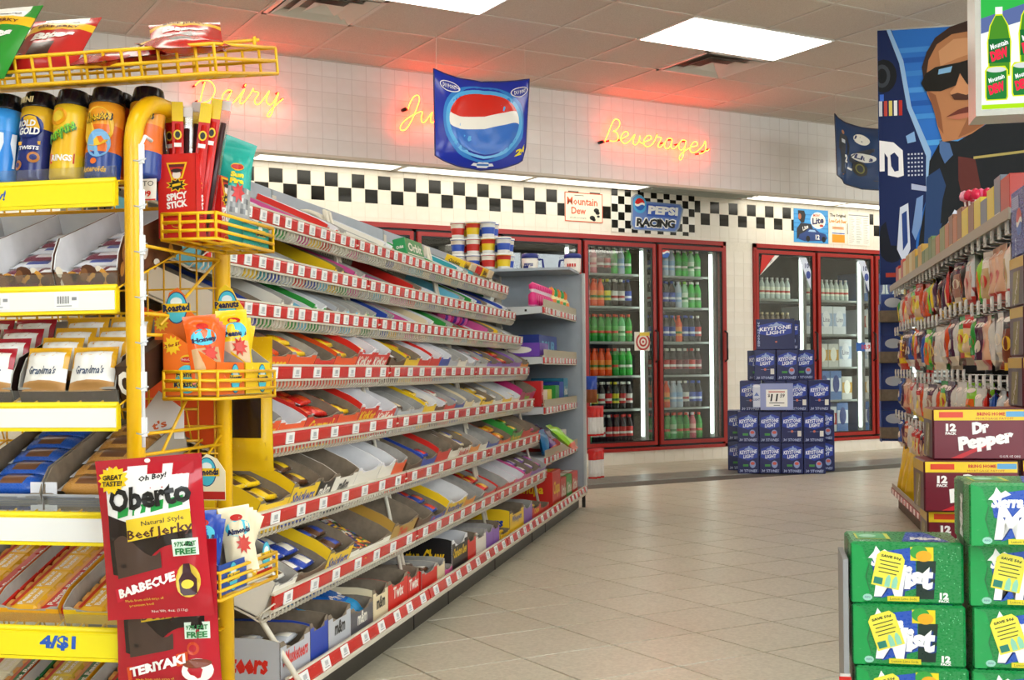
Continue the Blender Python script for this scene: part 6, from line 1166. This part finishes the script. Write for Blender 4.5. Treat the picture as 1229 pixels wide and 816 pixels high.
# ================================================================== CASES OF SODA
CW, CH, CD = .256, .146, .2; _cs = {}
def soda_case(label, u, v, z, kind, rz=0, group='soda cases'):
    if kind not in _cs:
        b = MB(); p = MB(); f = Fr((0, 0, CH / 2), (1, 0, 0), (0, 0, 1)); ft = Fr((0, CD / 2, CH), (1, 0, 0), (0, 1, 0)); fl = Fr((-CW / 2, CD / 2, CH / 2), (0, -1, 0), (0, 0, 1))
        if kind.startswith('mist'):
            b.bbox(-CW / 2, 0, 0, CW / 2, CD, CH, C('#158542', .28), .006); var = int(kind[-1]); W = C('#f2f4f2', .3); Dg = C('#0f6a34', .3)
            p.poly(f, [(-.125, .07), (-.10, .06), (-.088, .02), (-.095, -.01), (-.085, -.045), (-.1, -.07), (-.125, -.07)], C('#149a4c', .25), .0006); p.poly(f, [(-.088, .02), (-.095, -.01), (-.085, -.045), (-.083, -.045), (-.092, -.01), (-.085, .02)], Dg, .001)
            p.poly(f, [(-.08, .025), (-.06, .05), (.02, .062), (.02, -.035), (-.06, -.06), (-.045, -.02), (-.075, -.005)], C('#2350b4', .28), .0008); p.poly(f, [(-.088, .035), (-.075, .05), (-.07, .064), (-.06, .05), (-.05, .056), (-.038, .047), (-.055, .04), (-.07, .034)], W, .0012)
            p.text(f, 'Sierra', -.045, .03, .028, W, .0014, .07, .06, .2); p.rect(f, .008, .03, .06, .062, C('#e6d21c', .3), .001); p.ell(f, .027, .05, .02, .016, C('#2f9a3c', .3), .0014, 18); p.ell(f, .038, .041, .018, .013, C('#e8a81e', .3), .0018, 18); p.poly(f, [(.02, -.06), (.022, .03), (.066, .03), (.06, -.06)], C('#0e2a22', .3), .001)
            p.text(f, 'M', -.035, -.02, .075, C('#16357e', .3), .0018, .068, .05, .15); p.text(f, 'M', -.038, -.018, .075, W, .0024, .064, .05, .15); p.text(f, 'ist', .03, -.012, .055, C('#16357e', .3), .0018, .068, .06, .1); p.text(f, 'ist', .027, -.01, .055, W, .0024, .064, .06, .1)
            p.rect(f, -.045, -.066, .027, -.054, C('#d8cc2a', .3), .0026); p.text(f, 'Lemon Lime Soda', -.009, -.06, .006, C('#1c3a1c'), .003, .06); p.text(f, '12', .083, -.052, .016, W, .0014, .02, .06); p.text(f, 'PACK', .083, -.064, .006, W, .0014, .024, .04); p.ell(f, -.09, -.058, .011, .008, C('#9ad0c0', .3), .001, 14); p.text(f, 'PEPSI', -.09, -.058, .004, C('#1c3a6a'), .0014)
            ang = R((12, -18, 6)[var]); sx, sy = ((-.042, .008), (-.052, .012), (.03, .0))[var]; cs, sn = math.cos(-ang), math.sin(-ang); Rt = lambda x, y: (sx + x * cs - y * sn, sy + x * sn + y * cs)
            Ys = C('#e9e04a', .35); p.poly(f, [Rt(x, y) for x, y in ((-.032, -.042), (.032, -.042), (.032, .03), (.022, .042), (-.022, .042), (-.032, .03))], Ys, .0032); K = C('#2a3a1c')
            p.text(f, 'SAVE 50¢', *Rt(0, .03), .008, K, .0038, .046, .04, 0, -ang)
            for q in range(4): a_, b_ = Rt(-.024 + .003 * (q % 2), .018 - .009 * q), Rt(.024 - .004 * (q % 2), .0205 - .009 * q); p.poly(f, [Rt(-.024 + .003 * (q % 2), .018 - .009 * q), Rt(.024 - .004 * (q % 2), .018 - .009 * q), Rt(.024 - .004 * (q % 2), .0202 - .009 * q), Rt(-.024 + .003 * (q % 2), .0202 - .009 * q)], K, .0038)
            p.poly(f, [Rt(x, y) for x, y in ((-.028, -.038), (-.008, -.038), (-.008, -.022), (-.028, -.022))], C('#1f7a6a'), .0038)
            for x in (.004, .02): p.poly(f, [Rt(x + a_, b_) for a_, b_ in ((-.006, -.04), (.006, -.04), (.006, -.022), (.002, -.012), (-.002, -.012), (-.006, -.022))], C('#8accb0'), .0038)
            p.poly(ft, [(-.01, -.09), (.02, .08), (.06, .08), (.1, -.09)], C('#2350b4', .28), .0006); p.text(ft, 'Mist', .05, -.04, .05, W, .001, .07, .06, .1); p.rect(ft, -.11, -.05, -.03, .05, C('#c9cc3a', .35), .0006); p.rect(ft, -.105, -.045, -.04, .045, C('#3fa868', .35), .001); p.ell(ft, -.08, 0, .02, .025, C('#9fd8b8', .3), .0014); p.text(ft, '12', -.1, -.085, .008, W, .001)
            p.poly(fl, [(-.06, -.07), (-.05, .07), (.03, .07), (.02, -.07)], C('#16663a', .3), .0006); p.text(fl, 'Mist', 0, -.01, .04, W, .001, .1, .06, .1, R(90))
            for q in range(30): rr = random.Random(q); p.ell(f, rr.uniform(.065, .12), rr.uniform(-.045, .068), .0012, .0014, C('#8fd8a8', .2), .0008, 6)
        elif kind == 'drp':
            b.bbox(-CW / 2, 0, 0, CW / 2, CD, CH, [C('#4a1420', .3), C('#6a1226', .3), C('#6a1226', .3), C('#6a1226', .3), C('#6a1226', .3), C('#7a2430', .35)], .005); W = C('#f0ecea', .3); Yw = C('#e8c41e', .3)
            p.rect(f, -CW / 2 + .004, .04, CW / 2 - .004, .07, Yw, .0006); p.rect(f, -.11, .048, -.045, .064, C('#d8401e', .3), .001); p.text(f, 'BRING HOME', .03, .058, .01, C('#c8321e'), .001, .075, .04); p.rect(f, .07, .05, .122, .065, C('#5aa0d0', .3), .001); p.text(f, 'MORTGAGE PAYOFF', .04, .045, .006, C('#a83a1e'), .001, .1)
            p.text(f, '12', -.078, .02, .022, W, .001, .028, .06); p.text(f, 'PACK', -.078, .003, .008, W, .001, .03, .05); p.poly(f, [(-.08, -.068), (-.05, -.068), (.085, .0), (.082, .004)], C('#c0202a', .3), .0008)
            p.text(f, 'Dr', .002, .02, .034, W, .0014, .046, .07, .1, .14); p.text(f, 'Pepper', .016, -.02, .05, W, .0014, .15, .07, .1, .17); p.text(f, '12-12 FL OZ CANS', .08, -.062, .006, W, .001, .055)
            p.rect(fl, -.095, .04, .095, .07, C('#c8a01e', .35), .0006); p.poly(fl, [(-.06, -.065), (-.04, .03), (.05, .03), (.03, -.065)], C('#8a7a3a', .4), .0006); p.text(fl, 'Dr Pepper', 0, -.02, .02, C('#d8cfc8', .35), .001, .11, .05, .1, R(60))
        else:
            b.bbox(-CW / 2, 0, 0, CW / 2, CD, CH * 1.36, C('#1c3490', .28), .005); f = Fr((0, 0, CH * .68), (1, 0, 0), (0, 0, 1)); fl = Fr((-CW / 2, CD / 2, CH * .68), (0, -1, 0), (0, 0, 1)); globe(p, fl, .02, -.0, .04); p.rect(fl, -.08, .04, .02, .08, C('#7a86b8', .35), .0008)
            for q in range(6): p.rect(fl, -.077, .045 + .006 * q, .015, .047 + .006 * q, C('#c9cfe4'), .0012)
            p.text(fl, '12 pack', -.03, -.07, .014, C('#e8ecf4'), .001, .06, .04, 0, R(90)); globe(p, f, -.06, 0, .05); p.text(f, 'PEPSI', .04, 0, .05, C('#f0f2f6'), .001, .12, .06, .1)
        _cs[kind] = (b.mesh('carton'), p.mesh('print'))
    t = thing('soda_case', label, 'soda case', MV(u, v, z) @ RZ(rz), group); part('carton', _cs[kind][0], t); part('print', _cs[kind][1], t)
LV = ('on the floor', 'second from the floor', 'third from the floor', 'topmost')
for k in range(3): soda_case(f'green lemon-lime soda case, outer column of the stack, {LV[k]}', 3.0 + .004 * k, .326 - .002 * k + (.004 if k == 0 else 0), k * (CH + .0005), 'mist' + str((1, 1, 0)[k]), R((.5, -.6, .8)[k]), 'green soda cases')
for k in range(4): soda_case(f'green lemon-lime soda case, inner column of the stack, {LV[k]}', 3.0 + (.0, .006, .0, -.05)[k], .592 + (0, .004, -.004, -.01)[k], k * (CH + .0005), 'mist' + str((0, 1, 0, 2)[k]), R((0, .7, -.5, 1.5)[k]), 'green soda cases')
for k in range(5): soda_case(f'maroon soda case in the short stack, {("on the floor", "second up", "third up", "fourth up", "topmost")[k]}', 3.66 + (.01, 0, .02, -.02, 0)[k], .59 + (-.01, .01, -.01, -.024, .004)[k], k * (CH + .0005), 'drp', R((0, 1, -1, 1.5, 0)[k]), 'maroon soda cases')
for k in range(8): soda_case(f'maroon soda case in the tall stack at the right edge, {ORD[k]} from the floor', 3.7 + .004 * (k % 3), .852 - .006 * (7 - k) * .5, k * (CH + .0005), 'drp', R(.6 * (k % 2)), 'maroon soda cases')
soda_case('blue cola case with tri-colour ball on top of the tall maroon stack', 3.7, .856, 8 * (CH + .0005), 'pep')
t = thing('sign_upright', 'thin grey metal upright with red foot strip beside the green cases', 'sign holder', MV(2.985, .175, 0)); m = MB(); m.box(0, 0, 0, .012, .2, .40, C('#8f9294', .4)); part('panel', m, t); m = MB(); m.box(-.01, -.01, 0, .014, .0, .13, C('#cfd0cc', .4)); m.box(-.012, -.012, .095, .016, -.0101, .125, M_RAIL); part('foot', m, t)

# ================================================================== BANNER AND LIGHT BOX
BU = 7.85
def bn(px, py): return ((px - 1055) * .0049, (37 - py) * .00514 + 1.568)
t = thing('banner', 'tall blue vinyl banner of a man in dark sunglasses beside a race car', 'banner', MV(BU, .70, 1.363)); m = MB(); bw, bh = .95, 1.57
def wave(s, q): return (s * bw, .002 * math.sin(5 * q), q * bh)
m.sheet(wave, 10, 24, lambda s, q: C('#2a6ec4', .6, 0, .2)); part('sheet', m, t); m = MB()
def F(px, py, l): x, y = bn(px, py); a = wave(x / bw, y / bh); return (max(.001, a[0]), a[1] - .002 - l * 2, a[2])
def pg(pts, c, l, k=3): 
    q = dens([tuple(p) for p in pts], k); m.add([F(x, y, l) for x, y in q], [tuple(range(len(q)))], C(c, .6, 0, .2))
for y, c in ((60, '#3f86d2'), (72, '#1f58ac'), (88, '#3a80cc'), (108, '#4a92dc'), (124, '#1f58ac'), (140, '#3f8ad4'), (158, '#2a6ec4'), (172, '#4fa0e4')): pg([(1075, y), (1200, y - 3), (1200, y + 4), (1075, y + 6)], c, .0004, 6)
pg([(1055, 37), (1072, 37), (1084, 75), (1092, 130), (1108, 170), (1116, 195), (1112, 240), (1100, 280), (1096, 342), (1055, 342)], '#122352', .001, 6)
pg([(1066, 37), (1071, 37), (1086, 75), (1095, 130), (1118, 185), (1114, 240), (1111, 240), (1112, 190), (1090, 132), (1081, 78)], '#8fb4dc', .0016, 6)
for cx, cy, rx, ry, c, l in ((1062, 92, 16, 20, '#15171c', .0018), (1060, 92, 10, 14, '#3a4048', .0024), (1060, 92, 6, 9, '#14161a', .003), (1070, 290, 18, 26, '#0f1420', .0018)): pg([(cx + rx * math.cos(a), cy + ry * math.sin(a)) for a in [2 * math.pi * i / 16 for i in range(16)]], c, l, 1)
for i, (c, w_) in enumerate((('#c8ccd4', 6), ('#b8443a', 4), ('#d8c86a', 5), ('#e8e8ea', 6), ('#b8302a', 5))): pg([(1056 + 6 * i, 122), (1060 + 6 * i, 122), (1060 + 6 * i, 140), (1056 + 6 * i, 140)], c, .0026, 1)
pg([(1057, 114), (1062, 114), (1062, 122), (1057, 122)], '#3a6ad0', .0026, 1)
# number 2 on its side
pg([(1056, 169), (1073, 172), (1084, 182), (1085, 212), (1078, 214), (1066, 211), (1066, 190), (1062, 184), (1062, 206), (1056, 206)], '#e9e9ec', .003); pg([(1069, 187), (1074, 184), (1079, 190), (1079, 206), (1074, 207), (1070, 200)], '#1b2a5c', .0036)
for a in range(5):
    for b_ in range(6): pg([(1090 + 4 * a, 186 + 5 * b_), (1092 + 4 * a, 186 + 5 * b_), (1092 + 4 * a, 188 + 5 * b_), (1090 + 4 * a, 188 + 5 * b_)], '#c9d0e0', .003, 1)
pg([(1088, 165), (1098, 160), (1100, 172), (1090, 174)], '#7fa8d8', .003); pg([(1094, 222), (1112, 226), (1112, 232), (1094, 229)], '#aab4d0', .003)
pg([(1080, 250), (1090, 245), (1092, 300), (1084, 318), (1076, 300)], '#c9d2e2', .003); pg([(1082, 258), (1088, 254), (1089, 292), (1083, 302)], '#25407e', .0036); pg([(1100, 240), (1108, 236), (1106, 270), (1098, 290), (1094, 280)], '#6f8fc0', .003)
# head
pg([(1110, 100), (1108, 84), (1114, 66), (1124, 50), (1142, 38), (1170, 30), (1200, 32), (1229, 40), (1229, 90), (1170, 60), (1130, 72), (1120, 92)], '#3a2820', .0014, 4)
pg([(1113, 96), (1116, 76), (1126, 58), (1144, 47), (1170, 44), (1200, 48), (1229, 60), (1229, 150), (1200, 150), (1188, 152), (1166, 166), (1150, 172), (1132, 174), (1126, 155), (1121, 132), (1114, 116)], '#b07850', .002, 4)
pg([(1128, 66), (1146, 53), (1170, 52), (1170, 70), (1150, 76), (1130, 84)], '#c89268', .0026, 3); pg([(1114, 112), (1124, 118), (1130, 140), (1133, 165), (1127, 156), (1121, 134)], '#8a5638', .0026, 3); pg([(1168, 128), (1229, 120), (1229, 150), (1190, 150), (1166, 164), (1150, 170), (1160, 150)], '#8f5c3c', .0026, 4)
pg([(1107, 103), (1112, 92), (1124, 85), (1152, 81), (1174, 76), (1200, 74), (1229, 78), (1229, 104), (1190, 106), (1176, 102), (1162, 108), (1153, 94), (1148, 108), (1130, 114), (1112, 113)], '#17140f', .0036, 4); pg([(1128, 88), (1144, 85), (1142, 92), (1127, 94)], '#7fb0d8', .0042, 2)
pg([(1153, 94), (1160, 106), (1170, 116), (1172, 122), (1160, 124), (1143, 122), (1141, 116), (1148, 108)], '#c48a60', .0044, 2); pg([(1142, 119), (1150, 117), (1160, 120), (1172, 116), (1180, 112), (1176, 124), (1160, 126), (1146, 125)], '#4a2a1e', .005, 2)
pg([(1136, 145), (1150, 137), (1160, 134), (1180, 134), (1170, 140), (1152, 142)], '#6a3228', .0044, 2); pg([(1138, 146), (1152, 142), (1172, 140), (1164, 146), (1150, 149)], '#b87058', .005, 2)
pg([(1116, 196), (1130, 172), (1150, 174), (1190, 152), (1229, 140), (1229, 342), (1096, 342), (1104, 280), (1112, 240)], '#171b20', .0018, 5); pg([(1128, 172), (1140, 176), (1144, 190), (1134, 200), (1128, 186)], '#4a6a9a', .0026, 2); pg([(1150, 192), (1170, 196), (1178, 240), (1170, 280), (1158, 260), (1150, 220)], '#5a2a26', .0026, 3); pg([(1112, 215), (1128, 205), (1140, 240), (1124, 290), (1108, 300)], '#26406a', .0024, 3); pg([(1120, 300), (1145, 255), (1150, 258), (1124, 310)], '#c9d4e6', .003, 3); pg([(1168, 193), (1229, 188), (1229, 191), (1168, 196)], '#a89a5a', .003, 3); pg([(1062, 328), (1080, 328), (1080, 333), (1062, 333)], '#a83a2a', .003, 1)
part('print', m, t)
m = MB(); m.tube([(0, 0, bh), (bw, 0, bh)], .006, C('#c8c8c4', .4), 6); part('top_bar', m, t)
for x in (.05, bw - .05): m = MB(); m.tube([(x, 0, bh), (x, 0, ZC - 1.363)], .0012, C('#d0ccc4'), 4); part('hanging_wire', m, t)
# light box for soda
def E(h, s=1.15):
    k = ('E', h)
    if k not in _M: c = lin(h); _M[k] = emit_mat('lit_' + h.strip('#'), c[:3], s)
    return _M[k]
LU = 3.42; t = thing('light_box', 'lit soda sign with green bottles and cans at top right edge', 'light box', MV(LU, .568, 1.53)); lw, lh = .36, .5
m = MB(); m.box(-.014, 0, -.016, lw, .12, lh, C('#b8b8b0', .35)); part('housing', m, t); m = MB(); m.box(0, -.003, 0, lw, 0, lh, E('#eaf0e8')); part('face', m, t)
p = MB(); f = Fr((0, -.003, 0), (1, 0, 0), (0, 0, 1)); p.poly(f, [(0, .2), (.15, .24), (.15, .3), (0, .265)], E('#5a6a9a'), .0006); p.poly(f, [(0, .24), (.2, .3), (.36, .32), (.36, .5), (0, .5)], E('#35b04a'), .001); p.rect(f, 0, 0, lw, .012, E('#a8d81e'), .001)
def dew_bottle(cx, cy, s): 
    p.poly(f, [(cx + x * s, cy + y * s) for x, y in ((-.03, 0), (.03, 0), (.034, .1), (.026, .15), (.01, .18), (.01, .2), (-.01, .2), (-.01, .18), (-.026, .15), (-.034, .1))], E('#d4e02a'), .0014); p.poly(f, [(cx + x * s, cy + y * s) for x, y in ((-.027, .004), (.027, .004), (.03, .1), (.023, .148), (.009, .178), (-.009, .178), (-.023, .148), (-.03, .1))], E('#4a8a2a'), .0018)
    p.rect(f, cx - .03 * s, cy + .04 * s, cx + .03 * s, cy + .11 * s, E('#1f6a34'), .0022); p.text(f, 'Mountain', cx, cy + .093 * s, .016 * s, E('#f0f4f0'), .0028, .05 * s, .03, .1, .3); p.text(f, 'DEW', cx, cy + .065 * s, .03 * s, E('#e8304a'), .0028, .05 * s, .08, .1, .3); p.rect(f, cx - .01 * s, cy + .182 * s, cx + .01 * s, cy + .203 * s, E('#e8ece6'), .0028)
def dew_can(cx, cy, s):
    p.poly(f, [(cx + x * s, cy + y * s) for x, y in ((-.036, 0), (.036, 0), (.04, .012), (.04, .11), (.03, .125), (-.03, .125), (-.04, .11), (-.04, .012))], E('#d4e02a'), .003); p.poly(f, [(cx + x * s, cy + y * s) for x, y in ((-.032, .004), (.032, .004), (.035, .014), (.035, .108), (-.035, .108), (-.035, .014))], E('#2a7a3a'), .0034); p.ell(f, cx, cy + .112 * s, .033 * s, .01 * s, E('#d0d4d0'), .0038, 16); p.text(f, 'Mountain', cx, cy + .08 * s, .018 * s, E('#f0f4f0'), .0044, .056 * s, .03, .1, .3); p.text(f, 'DEW', cx, cy + .045 * s, .036 * s, E('#e8304a'), .0044, .056 * s, .08, .1, .3)
dew_bottle(.045, .085, .9); dew_bottle(.125, .1, .95); dew_can(.037, .022, .72); dew_can(.103, .03, .72); dew_bottle(.2, .09, .95); part('print', p, t)
for x in (.06, .3): m = MB(); m.tube([(x, .06, lh), (x, .06, ZC - 1.53)], .003, M_CHROME, 6); part('hanging_rod', m, t)
